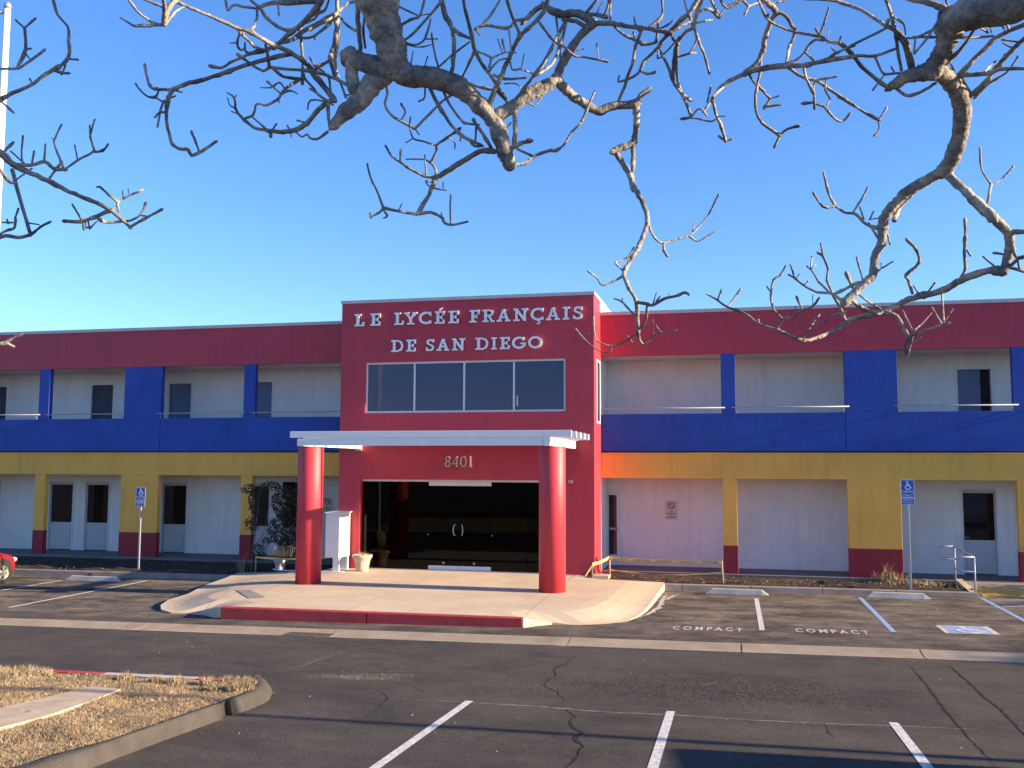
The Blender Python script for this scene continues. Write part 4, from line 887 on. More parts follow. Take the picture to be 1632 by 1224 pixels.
# ------------------------------------------------------------------ bare trees overhead
# Skeletons of the limbs: crop letter | start width, end width (photo pixels) | points.  Each chain gets its own
# distance from the chain it grows out of, and real radii.
CROP = {'A': (0, 0, 3.06), 'B': (180, 0, 4.295), 'C': (500, 0, 3.221), 'D': (840, 0, 4.079), 'E': (900, 220, 3.496), 'F': (1080, 0, 4.079), 'G': (1340, 0, 3.709), 'H': (1110, 280, 3.126)}
CENTRE = """
C|66,62,54,48,42,38,36,34,30,28,26,26,22|310,-90 335,20 360,120 395,230 425,330 480,388 570,395 690,420 790,480 860,550 930,625 955,700 985,790
C|26,22|985,790 1005,848
C|36,34,30,27|420,360 330,345 240,315 182,292
C|24,22,18|200,310 195,380 210,460
C|34,30,26,12|300,425 240,510 160,580 98,650
C|26,24,22|370,400 330,420 300,440
C|22,20,18,17,16|930,600 1000,560 1080,510 1150,470 1224,422
D|17,16,15,14,14,13,14|0,608 100,555 190,505 215,440 270,340 340,240 425,155
D|14,13,13,13,11,9|425,155 380,110 300,85 230,95 160,70 110,30
D|9,8,7,6|110,30 60,60 20,95 -30,150
D|17,16,15,14,14,13,13|190,515 240,570 300,625 350,660 460,722 560,690 710,675
D|6,9,7|705,665 740,620 795,578
D|13,11,10,10|708,675 712,780 705,860 695,925
D|11,11,12,9|695,925 660,945 600,965 555,988
D|7,7,6|690,930 690,1020 686,1108
D|9,9,9,9|575,985 620,1060 670,1130 690,1224
E|10,9,9,8,8,8|330,150 365,215 385,275 425,340 455,420 462,480
E|8,8,7,7,7,6|462,480 430,560 400,630 350,710 330,765 360,840
E|6,7,6,5,4,3|360,840 400,915 405,1000 410,1080 418,1125 440,1155
E|5,4,4,4,3,3,2.5|465,470 485,530 540,585 620,565 690,545 740,500 800,430
E|3,3|800,430 858,313
E|4,3,3,2|690,545 740,575 790,550 840,520
E|4,5,4|550,588 555,630 573,658
E|2,2|712,520 722,470
E|3,3,3|385,610 360,660 345,720
E|4,3,4,3,3|372,650 320,680 283,692 300,715 325,740
E|4,4,3,3,3|320,770 270,800 210,820 180,780 128,740
E|6,6,5,5,4,5,3|400,912 460,925 490,930 560,895 620,880 670,862 692,872
E|3,2|492,925 512,860
E|3,3|508,915 533,883
E|2,1.5|583,885 580,862
E|5,4,4,4|462,930 455,1000 440,1040 415,1065
E|3,3,3,2|395,990 350,945 318,912 275,895
E|2,2|315,915 323,893
E|3,3,3,3,2,2|410,1080 350,1125 262,1160 190,1135 165,1085 162,995
E|3,3,3,2,2,2|262,1160 250,1192 215,1195 160,1165 105,1115 60,1060
E|2,2|106,1105 136,1088
E|2,2,2|345,1098 375,1135 405,1157
E|3,3,3,2,1.5|440,1155 470,1130 495,1100 540,1085 626,1070
E|1.5,1.5|495,1100 490,1010
E|3,3,2|540,1085 515,1060 508,1040
C|10,9,9,9,9|925,778 860,775 780,820 700,870 625,915
C|8,7,7,6|625,915 590,1000 555,1060 530,1100
C|5,5,5|530,1100 440,1085 358,1068
C|4,3,3,3|358,1068 320,970 295,920 275,842
C|4,4,3|358,1068 330,1095 290,1115
C|3,3|295,1120 290,1095
C|2,2|435,1083 452,1045
C|3,4,3|355,1075 378,1105 360,1120
C|5,5,5,5,4,3|530,1100 600,1090 655,1115 670,1140 705,1155 790,1138
C|3,3,2.5|705,1155 700,1090 703,1000
C|3,2|657,1115 655,1090
C|5,5,4,4,4,3|625,915 560,900 500,870 440,830 400,800 368,748
C|3,3|442,830 447,768
C|3,2|578,900 570,795
C|4,4,4,3,2.5|625,915 625,870 600,835 560,818 475,818
C|4,4,4,4,5|600,835 628,780 632,745 680,710 750,660
C|3,3,3,2|632,748 560,725 510,710 490,650
C|2,2|490,655 497,600
C|2,2|510,710 473,733
C|3,3,3,2|600,935 575,930 600,960 680,978
C|2,2|665,968 665,935
C|4,4,4,4,4|365,425 378,480 366,540 410,600 520,660
C|3,3,3|450,615 470,575 450,535
C|4,4,4,4|520,660 600,580 660,520 725,478
C|2,2|520,660 540,690
C|6,6,5,5,5,5|590,440 640,540 690,620 740,680 800,720 860,745
C|4,4,3|800,720 825,750 872,750
C|3,3|755,690 752,722
C|2,2,2|695,705 722,730 725,762
C|5,4,4,4,3|655,445 700,540 760,620 790,635 850,640
C|3,3,3|570,440 570,500 540,520
C|5,5,6|820,615 870,690 912,765
C|4,3|835,650 830,735
C|8,8,8|1030,560 1035,650 1030,745
C|8,7,7,8|990,780 1030,752 1080,730 1110,722
C|4,4|1045,765 1120,800
C|5,5,4,5|1005,848 1080,840 1140,795 1224,770
D|5,5,5,5,4,4,3|0,1052 60,1010 140,980 200,975 250,930 290,860 350,800
D|4,4,3|350,800 385,720 438,595
C|4,3|965,690 1012,630
C|9,8,7,7,7|890,560 930,460 980,350 1030,240 1060,180
C|5,5,5|1060,180 1020,90 985,-20
C|6,6,7,8|1060,180 1120,130 1180,60 1200,-10
C|5,5,5,5,4|990,570 1060,480 1120,400 1170,330 1224,250
C|4,4|1120,400 1224,330
C|4,3,3,3,3|1000,150 1010,220 1010,290 950,310 900,365
C|5,5,5,5,5,6|830,150 880,130 990,145 1040,105 1100,95 1145,50
C|3,3|830,150 852,177
C|4,4,3|870,125 920,60 955,0
C|5,5,6,6,5,5,5|765,-15 785,80 810,180 830,270 880,350 930,420 990,515
C|9,9,8,7,7|648,-15 680,90 710,140 720,250 708,385
C|5,6,5|710,140 750,175 810,200
C|5,4,3|822,270 790,340 765,390
C|3,3,3,3|640,345 690,300 740,260 800,215
C|3,3,3|640,345 620,270 605,172
C|4,4,4,4|838,265 880,280 910,300 900,345
C|3,3,3|910,300 980,270 1036,270
C|2,2|967,268 944,200
C|3,4|982,268 968,205
C|4,4,3|925,385 980,405 1086,400
C|3,3,3|1010,320 1020,358 1065,352
C|2,2|1065,352 1080,275
C|3,3|1065,355 1135,382
C|5,5,5,5|800,430 870,450 940,470 1000,530
C|3,2,2|980,430 1040,430 1072,462
C|3,3,3,3|1224,460 1180,480 1140,540 1095,525
C|4,4,4,5|450,218 500,180 560,120 660,0
C|5,4,4,3|440,132 500,100 545,80 570,-10
C|2,2|545,80 602,70
C|3,3|440,35 545,85
C|3,3,3,3|470,218 520,230 570,200 600,100
C|2.5,2|570,200 636,200
C|2,2,2|480,230 540,242 602,230
C|2,2|500,325 510,265
C|2,2|568,345 585,290
C|8,8,8,7|228,-15 225,60 230,140 240,250
C|4,4,4|260,80 255,160 265,245
C|6,7,6,5,5|120,-15 120,80 125,200 110,290 115,360
C|4,4|115,360 165,500
C|4,4,4|130,80 170,130 215,158
C|6,6,6|120,80 40,120 -20,150
C|4,4|110,90 0,190
C|5,5,5|130,60 170,20 235,5
C|5,5,5|95,310 40,330 -20,350
C|4,4,4|-20,372 80,390 175,440
C|5,6,6|-10,380 50,450 110,520
C|3,3,3|-20,455 60,510 100,540
C|3,3|160,490 222,478
C|5,5,5|75,530 75,590 82,645
B|4,5,5,6,6,7|390,-10 500,40 620,90 760,150 850,190 950,220
B|7,7,8,8,8,9|950,220 1050,280 1150,330 1220,360 1300,420 1380,490
B|8,9,9|1380,490 1430,570 1520,690
B|8,8,7,7,7|1220,370 1080,400 930,440 760,500 600,550
B|7,7,7|600,550 480,580 410,612
B|7,6,6,5,5,5,5|410,612 380,670 367,760 370,850 390,930 410,990 460,1020
B|5,5,6,6,5,4|460,1020 512,1025 540,1065 590,1045 650,1010 708,968
B|5,5,5,4,4|405,612 320,612 265,600 235,540 218,442
B|3,4,3,3,3|315,615 295,660 240,660 190,620 155,572
B|3,3|290,670 350,700
B|3,3|420,615 472,632
B|3,3|392,672 428,657
B|4,4,3,3|350,690 330,740 320,790 305,868
B|4,4,4|362,770 320,770 288,802
B|3,4,4|590,1040 570,980 538,903
B|9,8,8,8,8,7|1500,690 1440,720 1380,780 1320,850 1240,890 1160,905
B|7,6,5,5,4,4|1160,905 1070,895 980,880 920,840 870,790 838,740
B|3,2,2|838,740 800,720 785,672
B|3,3,2|838,740 830,670 783,635
B|2,2|830,672 846,652
B|2,2|882,792 812,762
B|4,4,4,4,4,4|890,812 950,795 970,760 985,712 1050,720 1130,680
B|5,5,5,6|1130,680 1160,630 1220,580 1300,535
B|2,2|1128,682 1140,702
B|3,3,3|950,797 1010,850 1062,890
B|4,3,2|1158,642 1210,620 1262,642
B|3,3,4|1148,640 1100,600 1058,560
B|3,3,3,2|1172,602 1140,565 1080,600 1013,598
B|5,6|1075,895 1080,932
B|3,3|1090,890 1120,848
B|2,2|1220,895 1220,937
B|3,3|1215,890 1193,862
B|3,3|1312,835 1263,825
B|3,3,3,4,4,5|1240,890 1290,935 1330,920 1350,945 1400,950 1468,903
B|3,3,3|1470,695 1355,685 1333,748
B|3,2|1480,710 1400,737
B|4,4,4,4,4|1485,700 1410,650 1360,590 1320,545 1300,490
B|6,5,5,5,5|1280,175 1290,300 1300,400 1298,490 1297,572
B|5,5,5,5,5|1590,572 1500,530 1400,495 1280,480 1070,460
B|5,4,4,5|1070,460 1030,485 960,450 853,372
B|5,5,4,4|1070,460 1060,380 1045,310 1057,290
B|4,5,5,6|1090,462 1130,500 1180,530 1310,542
B|5,5,4,5,5|663,450 740,465 800,430 870,400 930,370
B|5,6,6,7,7|930,370 1060,340 1120,300 1230,270 1300,215
B|7,7,7|1300,215 1420,150 1530,92
B|7,7,8,9,10|1100,330 1200,240 1270,185 1340,120 1400,50
B|10,11|1400,50 1435,-15
B|6,6,6,5|1240,200 1180,205 1100,165 1040,110
B|5,5,4|1040,110 1000,50 930,-10
B|4,4,4,4,3|990,60 890,45 825,35 785,75 770,-10
B|4,4,4,4|985,60 985,130 950,200 870,225
B|3,4,4,3|870,225 850,290 870,340 905,330
B|3,3|905,335 903,293
B|2,2|850,293 803,293
B|3,3,3|870,222 830,185 760,158
B|5,5,5,5|870,225 930,280 990,330 1070,345
B|4,4,5|903,342 930,362 1010,345
B|6,7,7|1015,45 1100,20 1400,12
B|3,3|1130,25 1136,102
B|4,4,4,4,3|1325,155 1380,130 1410,90 1450,70 1482,-10
B|4,4,4|1275,262 1370,250 1490,160
B|2,2|1370,252 1386,272
B|6,7,7,7,6|1520,100 1530,230 1500,350 1490,420 1520,530
B|5,6,5|1542,150 1540,280 1515,420
B|4,4,4|1495,400 1440,440 1375,485
B|2,3,4,4,4|1343,383 1380,450 1440,490 1480,540 1490,650
B|4,4,4,4,4|105,-10 160,70 220,120 270,155 330,168
B|4,5,5,4,3,2|330,172 250,175 190,175 140,175 100,150 53,123
B|6,7,9|345,-10 355,60 350,165
B|9,8,8|350,160 380,60 440,-10
B|4,4,4|350,52 290,25 200,-10
B|3,4,3,2|365,165 410,100 440,70 492,45
D|9,8,7,7,7|425,150 560,155 680,175 780,185 930,215
D|5,5,5|930,215 1000,170 1055,145
D|7,7,7|240,125 320,140 395,180
D|5,5,5,5|785,185 840,140 880,95 875,-15
D|4,4,4|850,140 850,190 838,272
D|3,3,2|850,190 910,165 952,128
D|4,4,2|725,195 702,150 697,105
D|6,5,5,5,5,5|745,185 705,300 690,390 660,480 630,570 590,668
D|3,4,5,5,4|560,165 620,220 700,260 770,290 840,275
D|3,3|700,240 690,210
D|3,3|541,155 541,-15
D|4,4,4|490,115 522,50 532,-15
D|6,7,8|400,95 460,95 515,112
D|4,4|378,92 445,10
D|2,2|455,82 492,8
D|4,4,5,5,6|640,522 720,480 760,400 840,320 870,280
D|6,7,7,8|870,280 920,220 980,150 1050,90
D|8,8|1050,90 1120,-20
D|4,4,3|640,522 592,530 600,493
D|3,4,4|738,462 780,480 828,470
D|3,3,3|862,308 890,350 992,238
D|3,3,3|852,335 848,378 878,370
D|4,5,5,5,5|870,345 920,440 945,520 1000,600 1065,652
D|5,5,5|1000,595 1040,690 1068,762
D|6,6,5,5,5|1080,180 1020,220 975,290 952,400 948,520
D|4,4,4,4|978,300 970,440 980,530 1000,590
D|4,4,4|935,220 960,270 988,288
D|7,7,7|1080,180 1100,100 1140,-15
D|5,5,4,4|1085,180 1120,280 1150,350 1186,480
D|3,4,3|1090,190 1102,262 1058,342
D|3,3|1058,345 1106,343
D|3,3|1058,347 990,368
D|5,5|1050,80 1075,160
D|3,3|1018,-10 1045,85
D|3,3|1100,148 1202,130
D|4,5,5,4|1120,75 1190,60 1250,115 1190,-10
D|3,3,3|1250,100 1310,40 1390,-5
D|3,3,3,2|1065,765 1130,775 1200,790 1245,755
D|2,2|1245,755 1286,755
D|3,4|1065,765 1002,773
D|3,3,3,3|1078,750 1110,710 1140,715 1168,752
D|4,4|1210,635 1150,722
D|4,4,4,4,4,3|80,145 150,240 190,280 250,310 300,360 360,370
D|3,3|360,370 522,400
D|2,3|465,387 455,288
D|2,2|325,328 367,318
D|4,4,4|187,105 200,200 217,385
D|4,5,5,5|262,115 215,300 160,420 55,492
D|5,5,5|255,125 150,330 70,470
D|5,5|70,470 -10,560
"""
RIGHT = """
G|80,66,58,54,46,42|1260,-120 1100,-10 950,35 800,68 700,100 655,130
G|40,34,31,30,28|655,130 640,200 610,290 565,365 530,425
G|30,26,22,17,11|540,415 480,430 400,450 330,490 283,522
G|26,29,28,27,27,26,26,25,23|560,420 610,445 655,490 700,560 720,650 712,750 690,850 650,950 615,1010
G|9,11,12,14|400,-10 520,15 600,50 660,95
G|19,18,17,16,17|620,1000 540,1050 450,1100 380,1160 300,1245
H|17,17,16,17,16|1130,30 1050,80 990,140 940,200 925,260
H|15,14,13,14,12,12,14|925,250 925,330 890,400 880,490 840,530 790,580 735,635
G|15,14,14,15,15|615,1010 680,1080 760,1150 840,1224 900,1290
H|15,15,15,15,15|1370,110 1440,180 1500,230 1555,290 1562,370
H|15,14,14,13|1562,370 1540,440 1528,480 1480,474
H|13,12,12,11,11|1500,468 1430,480 1320,520 1230,570 1130,595
H|11,10,9,9,8|1130,595 1050,620 990,650 920,680 760,720
H|8,7,6,6,5|760,720 700,760 620,800 530,820 400,765
H|4,4,4,4,3|400,765 310,735 235,685 155,655 105,620
H|3,3|105,620 53,590
H|3,3|105,620 125,568
H|3,3,3|155,655 185,615 222,562
H|4,3|310,735 308,718
H|4,4,4,4,3,3|400,765 430,715 480,705 520,675 580,650 612,608
H|4,4,4,4,4,3|430,715 385,665 370,590 385,520 415,500 442,452
H|2,2|370,582 350,550
H|3,4|527,668 498,603
H|2,1.5|580,645 580,593
H|2,2|492,702 493,652
H|3,3,3|530,812 570,750 612,693
H|3,3,3,3|572,752 640,725 665,700 742,678
H|5,5,5|740,720 720,670 680,590
H|2,2|742,690 766,652
H|5,5,5,4,4|735,635 680,590 600,580 540,550 490,510
H|4,3|490,510 468,442
H|2,3|490,512 458,492
H|2,2|535,550 555,525
H|2,2|498,507 513,490
H|4,4,4,4,3|680,590 650,520 655,470 635,410 603,383
H|3,3|632,405 620,338
H|4,4,3,3|662,582 610,530 580,480 552,452
H|2,3|570,462 575,403
H|2,2|577,462 594,443
H|5,5,5|690,588 740,565 810,530
H|5,7|775,555 748,488
H|3,3|828,520 798,406
H|7,7,7,8|770,620 830,660 880,680 950,682
H|3,4,4|770,550 820,600 920,668
H|4,3|890,487 925,460
H|3,2|925,460 980,427
H|2,2|922,462 920,438
H|6,6,5,5,4,3|932,255 900,260 840,240 790,190 740,185 690,150
H|4,4,3|690,150 660,90 633,-15
H|4,4,3|690,152 630,155 583,85
H|3,3,3|775,188 820,120 852,60
H|3,3|832,215 814,158
H|3,3|862,218 882,178
H|2,2|862,218 908,212
H|4,4|858,238 912,322
H|8,8|1005,165 985,222
H|3,3|950,290 965,342
H|5,5,5,5,5,4|1075,585 1055,520 1045,495 1110,435 1095,370 1048,318
H|3,3|1105,582 1083,550
H|3,4|1155,578 1188,533
H|6,5,5,5|1320,505 1340,460 1335,380 1340,300
H|4,5|1340,300 1338,218
H|3,4|1345,370 1366,397
H|3,3|1505,468 1428,403
H|9,8|1565,278 1660,280
H|4,4,5,5|1570,300 1580,370 1600,410 1660,395
H|6,5|1545,470 1605,412
H|5,5|1550,455 1660,485
H|4,4|1600,420 1612,468
H|4,4|1480,385 1540,392
G|3,3,3,3|890,1090 840,1020 825,950 823,875
G|3,3,3|890,1090 950,1060 1022,982
G|4,5,5|890,1090 880,1130 862,1250
H|7,6,6,5|935,680 1000,700 1030,760 1058,800
H|4,5,4|1058,800 1035,850 1047,882
H|4,4|1080,790 1050,897
H|3,3,2|1078,772 1050,720 1028,672
H|4,3,2|1085,768 1130,730 1170,685
H|4,4,4,4|1060,803 1130,775 1200,750 1256,733
H|3,3|1222,738 1172,658
H|3,3|1232,728 1222,588
H|2,2|1238,722 1278,662
H|1.5,1.5|1060,848 1118,803
G|8,8,8,8,8|720,600 830,510 920,400 1000,310 1120,190
G|4,4,3,3|790,580 880,490 980,430 1048,333
G|4,5|770,550 718,468
G|7,7,7,7,7|685,455 760,380 850,290 940,210 1120,130
G|6,6,5,4|605,395 680,320 740,250 820,115
G|4,4,4|690,220 800,222 900,212
G|4,4|430,220 570,220
G|6,6,6,6|700,450 860,435 970,405 1130,405
G|3,3|850,422 918,358
G|3,3|700,445 752,430
G|3,3|630,330 668,418
G|4,4,4,4|435,315 500,240 560,150 605,80
G|3,4,3|390,225 450,220 545,175
G|3,3|440,230 433,305
G|3,3,2|305,98 370,140 382,205
G|3,3|800,150 870,195
G|3,2|890,190 883,118
G|2,2|870,195 852,145
G|3,3|985,195 918,105
G|4,4|1000,180 955,100
G|3,3|955,235 1060,250
G|3,3|960,255 1012,282
G|4,3|948,390 968,320
G|3,3|640,45 618,-10
G|5,4|725,60 742,0
G|3,3|1055,115 1085,30
G|5,5,5,5,5|262,-15 295,80 320,180 335,290 358,415
G|7,7,7,6|270,155 340,190 390,260 430,395
G|6,6,6|320,185 370,260 408,400
G|4,4,4|-20,312 120,240 265,168
G|5,6|270,155 280,118
G|6,6,6,6,5|-10,250 60,310 120,390 200,460 290,528
G|4,4,4|200,330 240,420 262,440
G|4,4|262,440 350,432
G|3,3|318,430 298,395
G|3,3|255,445 190,532
G|5,5,5,5,5|325,520 380,560 430,560 500,530 560,492
G|5,5,5,5|-15,345 90,330 200,330 325,288
G|4,4,4|-15,570 100,640 230,712
G|3,3|228,702 270,638
G|3,3,3|225,712 225,770 197,802
F|10,10,9,8,8,8|545,-20 600,35 640,80 600,150 570,240 555,330
F|8,8,9|555,330 520,400 445,475
F|7,6,6,5|445,475 330,530 260,590 225,640
F|5,5,5,4|225,640 250,740 285,830 312,922
F|3,3|312,920 266,883
F|3,3|312,920 355,902
F|4,4|228,645 165,728
F|3,4|192,665 216,562
F|4,4,4,4|460,475 500,540 550,590 602,642
F|4,4|602,642 560,705
F|2,2|602,642 664,620
F|4,4|565,692 668,680
F|5,5,5,5,5,5|542,385 535,470 515,560 505,650 515,740 550,800
F|5,5|550,800 665,880
F|4,4|665,880 628,957
F|4,4,5|665,880 710,840 790,818
F|3,4|520,545 562,592
F|8,9,9,8,7,7|470,468 560,445 680,430 820,425 930,400 1130,370
F|6,6,6,6,5|640,78 700,100 740,160 765,210 730,290
F|5,5|730,290 703,420
F|5,5,5,5,5,5|703,420 760,470 840,510 900,525 1000,590 1150,685
F|4,4,4,4,4|520,-10 560,80 590,130 680,180 770,210
F|4,5|770,210 920,235
F|3,3|590,125 590,92
F|5,5,5,5,6|900,190 920,225 980,270 1060,290 1150,378
F|3,3|1045,275 1062,238
F|4,3|930,210 984,48
F|2,2|972,240 987,200
F|4,4,4,4,4|710,408 770,390 825,340 880,265 945,262
F|4,4|828,338 885,392
F|4,4,4|955,395 1040,340 1150,296
F|3,3|1030,345 1003,313
F|5,5,5,4|820,435 830,490 860,560 885,605
F|4,4|885,605 890,705
F|4,4|885,665 812,673
F|4,4,4,4,4|887,668 960,700 1010,760 1070,790 1122,733
F|3,3|905,520 1032,498
F|3,3,3|965,515 960,585 990,640
F|3,3|990,640 962,712
F|3,3|888,520 880,605
F|5,5,5,5|815,-10 950,-5 1050,10 1150,48
G|5,5,5,6|-10,15 60,35 130,65 270,155
F|4,4,3|275,-10 320,50 430,0
F|4,4|430,10 460,40
F|4,4|460,40 435,97
F|3,3|460,40 522,18
F|3,3|625,20 702,5
"""
LEFT = """
A|15,13,12,10,9|-160,640 -60,700 0,742 60,800 110,828
A|9,8,7,7,6,6|110,828 230,880 340,935 450,980 540,1025 600,1075
A|5,4|600,1075 637,1112
A|7,6,6,6,5|60,805 150,805 220,790 260,820 320,828
A|4,4,4,4|318,825 380,780 430,755 460,735
A|4,3|460,735 440,665
A|3,3|440,665 438,612
A|3,3|440,662 462,582
A|4,4,3|460,740 500,735 527,703
A|3,2|378,778 364,708
A|4,4,3,3,3|312,822 290,770 265,700 268,675 300,608
A|2,2|265,680 253,675
A|4,3|215,788 221,703
A|3,3|155,802 166,738
A|4,3,3|122,805 105,770 112,663
A|3,3|118,795 53,738
A|4,4|240,872 302,788
A|4,4|20,740 66,693
A|5,5,4|-10,815 40,880 62,892
A|3,3|60,890 155,822
A|7,6,5,5|60,830 90,940 120,1050 150,1145
A|5,6,6,6|150,1145 90,1160 30,1150 -40,1170
A|4,4,3|150,1145 200,1105 248,1080
A|3,2|142,1088 192,1096
A|4,4,4,4|-10,1150 30,1125 70,1110 75,1060
A|3,4|75,1060 89,1018
A|3,3|62,1085 13,1085
A|3,3|40,1090 35,1070
A|7,6,5,5|545,1025 480,1050 400,1080 312,1078
A|4,3|400,1075 353,997
A|5,4|412,1080 410,1118
A|3,3|430,1078 437,1118
A|3,3|412,1110 445,1110
A|3,2|440,1112 472,1080
A|5,5,5,4,4,4|480,1068 520,1085 600,1080 650,1070 690,1040 711,992
A|4,4,4,4|580,1032 575,985 620,960 693,926
A|4,4,3|570,982 530,950 488,910
A|3,3|490,912 472,912
A|2,1.5|600,962 597,930
A|2,1.5|632,957 625,920
A|5,4,4|632,1110 700,1070 790,1021
A|3,3|690,1052 712,1054
A|4,4,5,5,4|-30,335 70,335 90,320 125,240 120,137
A|3,3|120,137 77,98
A|3,3|120,137 173,90
A|4,4,4|88,335 150,295 217,243
A|2,3|150,292 127,263
A|3,3|128,240 150,237
A|6,6,6,6,6,7|-40,510 0,490 60,455 160,410 220,365 290,325
A|6,5,5,4,4,4|290,325 335,280 335,200 330,130 280,70 255,-20
A|3,3|5,495 67,550
A|3,3|155,402 145,385
A|5,5,3|268,345 305,355 340,357
A|3,3|300,365 320,318
A|3,3|335,287 382,291
A|6,6,5,5|-30,1684 28,1672 52,1652 104,1630
A|5,4|28,1672 66,1690
"""
def parse(t):
    L_ = []
    for ln in t.strip().split('\n'):
        c, w_, p = ln.split('|'); ox, oy, sc = CROP[c]
        w_ = [float(q) for q in w_.split(',')]; p = [tuple(float(v) for v in q.split(',')) for q in p.split()]
        p = [(ox+x/sc, oy+y/sc) for x, y in p]
        n = len(p); w_ = [w_[int(min(len(w_)-1, round(i*(len(w_)-1)/(n-1))))] for i in range(n)] if len(w_) != n else w_
        L_.append((p, w_))
    return L_
def smooth(P_, k=4):
    """Catmull-Rom through tuples"""
    out_ = []; n = len(P_)
    for i in range(n-1):
        a, b, c, d = P_[max(i-1, 0)], P_[i], P_[i+1], P_[min(i+2, n-1)]
        for j in range(k):
            t = j/k
            out_.append(tuple(.5*((2*b[q])+(c[q]-a[q])*t+(2*a[q]-5*b[q]+4*c[q]-d[q])*t*t+(3*b[q]-a[q]-3*c[q]+d[q])*t*t*t) for q in range(len(b))))
    out_.append(P_[-1]); return out_
def build_tree(name, label, base, sets, hub, d0, rnd, grows=()):
    """sets: list of (chains, start distance). hub: off-picture limb (3D points) all stray chains are joined to"""
    rg = random.Random(rnd)
    T = empty(name, base, label, 'tree')
    hubp = smooth([tuple(h[0])+(h[1],) for h in hub], 8)
    mb = MB(); mb.tube([Vector(h[:3]) for h in hubp], [h[3] for h in hubp], 12)
    obj('trunk', mb, M['bark'], T)
    samples = []                                                    # (px, py, dist, radius px)
    limb = None; limbs = []; tw = []
    for chains, dstart in sets:
        for ci, (p, w_) in enumerate(chains):
            L_ = sum(math.hypot(b[0]-a[0], b[1]-a[1]) for a, b in zip(p, p[1:]))
            def near_(q, r):
                best = None
                for s_ in samples:
                    e = math.hypot(s_[0]-q[0], s_[1]-q[1])-s_[3]*.5
                    if e < r and (best is None or e < best[0]): best = (e, s_[2])
                return best
            off = lambda q: q[0] < 3 or q[0] > 1629 or q[1] < 3
            a = None if off(p[0]) else near_(p[0], 13); b = None if off(p[-1]) else near_(p[-1], 13)
            dd = rg.uniform(-1, 1)*L_/FPX*3*.75
            if a and not b: da, db = a[1], a[1]+dd
            elif b and not a: da, db = b[1]+dd, b[1]
            elif a and b: da, db = a[1], b[1]
            else: da = dstart if ci == 0 else dstart+rg.uniform(-.35, .75); db = da+dd*.7
            if a and b and abs(da-db) > .8: db = da
            da, db = max(2.5, da), max(2.5, db)
            n = len(p); pts = []
            for i, ((x, y), ww) in enumerate(zip(p, w_)): pts.append((x, y, da+(db-da)*i/(n-1), ww))
            k = 5 if w_[0] >= 8 else 3
            sm_ = smooth(pts, k); Q = []; RR = []
            for i, (x, y, d_, ww) in enumerate(sm_):
                wob = min(ww, 8)*.10
                if 0 < i < len(sm_)-1: x += rg.uniform(-wob, wob); y += rg.uniform(-wob, wob)
                dv = ray(x, y).normalized(); Q.append(dv*d_); cosv = dv.dot(CF)
                rr = ww/2/FPX*d_*cosv*rg.uniform(.9, 1.10)
                if ww < 8 and rg.random() < .16: rr *= 1.28           # leaf scars and knobs
                RR.append(max(rr, .0016))
                samples.append((x, y, d_, ww))
            free_end = (not b) and not off(p[-1])
            free_start = (not a) and not off(p[0])
            if free_end: RR[-1] *= 1.25; RR[-2] *= 1.1; Q.append(Q[-1]+(Q[-1]-Q[-2]).normalized()*RR[-1]*.7); RR.append(RR[-1]*.45)
            if free_start: RR[0] *= 1.2; Q.insert(0, Q[0]+(Q[0]-Q[1]).normalized()*RR[0]*.7); RR.insert(0, RR[0]*.45)
            # carry chains that leave the picture on to the off-picture limb
            for end, o_ in ((0, off(p[0])), (1, off(p[-1]))):
                if not o_: continue
                q0 = Q[0] if end == 0 else Q[-1]; q1 = Q[1] if end == 0 else Q[-2]; dr = (q0-q1).normalized()
                tgt = min(hubp, key=lambda h: (Vector(h[:3])-q0-dr*.5).length); tgt = Vector(tgt[:3])
                r0 = RR[0] if end == 0 else RR[-1]; c1 = q0+dr*(tgt-q0).length*.35+Vector((0, 0, .1)); ext = []
                for t in (.2, .4, .6, .8, 1): ext.append(q0*(1-t)**2+c1*2*t*(1-t)+tgt*t*t)
                er = [r0*(1+1.6*t) for t in (.2, .4, .6, .8, 1)]; ext = [v+Vector((rg.uniform(-1, 1), rg.uniform(-.5, 1), rg.uniform(-.6, 1)))*.07*(tgt-q0).length*math.sin(PI*(i+1)/5.01) for i, v in enumerate(ext)]
                if end == 0: Q = ext[::-1]+Q; RR = er[::-1]+RR
                else: Q = Q+ext; RR = RR+er
            for end in (0, 1):                                          # rounded ends so that joints close
                q0 = Q[0] if end == 0 else Q[-1]; dr = (q0-(Q[1] if end == 0 else Q[-2])).normalized(); r0 = RR[0] if end == 0 else RR[-1]
                ex_ = [q0+dr*r0*.45, q0+dr*r0*.8, q0+dr*r0*.98]; er = [r0*.89, r0*.6, r0*.2]
                if end == 0: Q = ex_[::-1]+Q; RR = er[::-1]+RR
                else: Q = Q+ex_; RR = RR+er
            m_ = MB().tube(Q, RR, 12 if w_[0] >= 14 else (8 if w_[0] >= 6 else 6))
            if max(w_) >= 7.5:
                limbs.append((m_, Q)); tw.append([])
            else:
                j = 0; bd = 1e9
                for li, (_, lq) in enumerate(limbs):
                    for e in (Q[0], Q[-1], Q[len(Q)//2]):
                        for v in lq[::3]:
                            dl = (v-e).length_squared
                            if dl < bd: bd = dl; j = li
                if tw: tw[j].append(m_)
                else: limbs.append((m_, Q)); tw.append([])
    for (m_, Q), t_ in zip(limbs, tw):
        lo = obj('branch', m_, M['bark'], T)
        for q in t_: obj('twig', q, M['bark'], lo)
# the rest of the crown, outside the picture: grown by forking
    rc = random.Random(rnd+3)
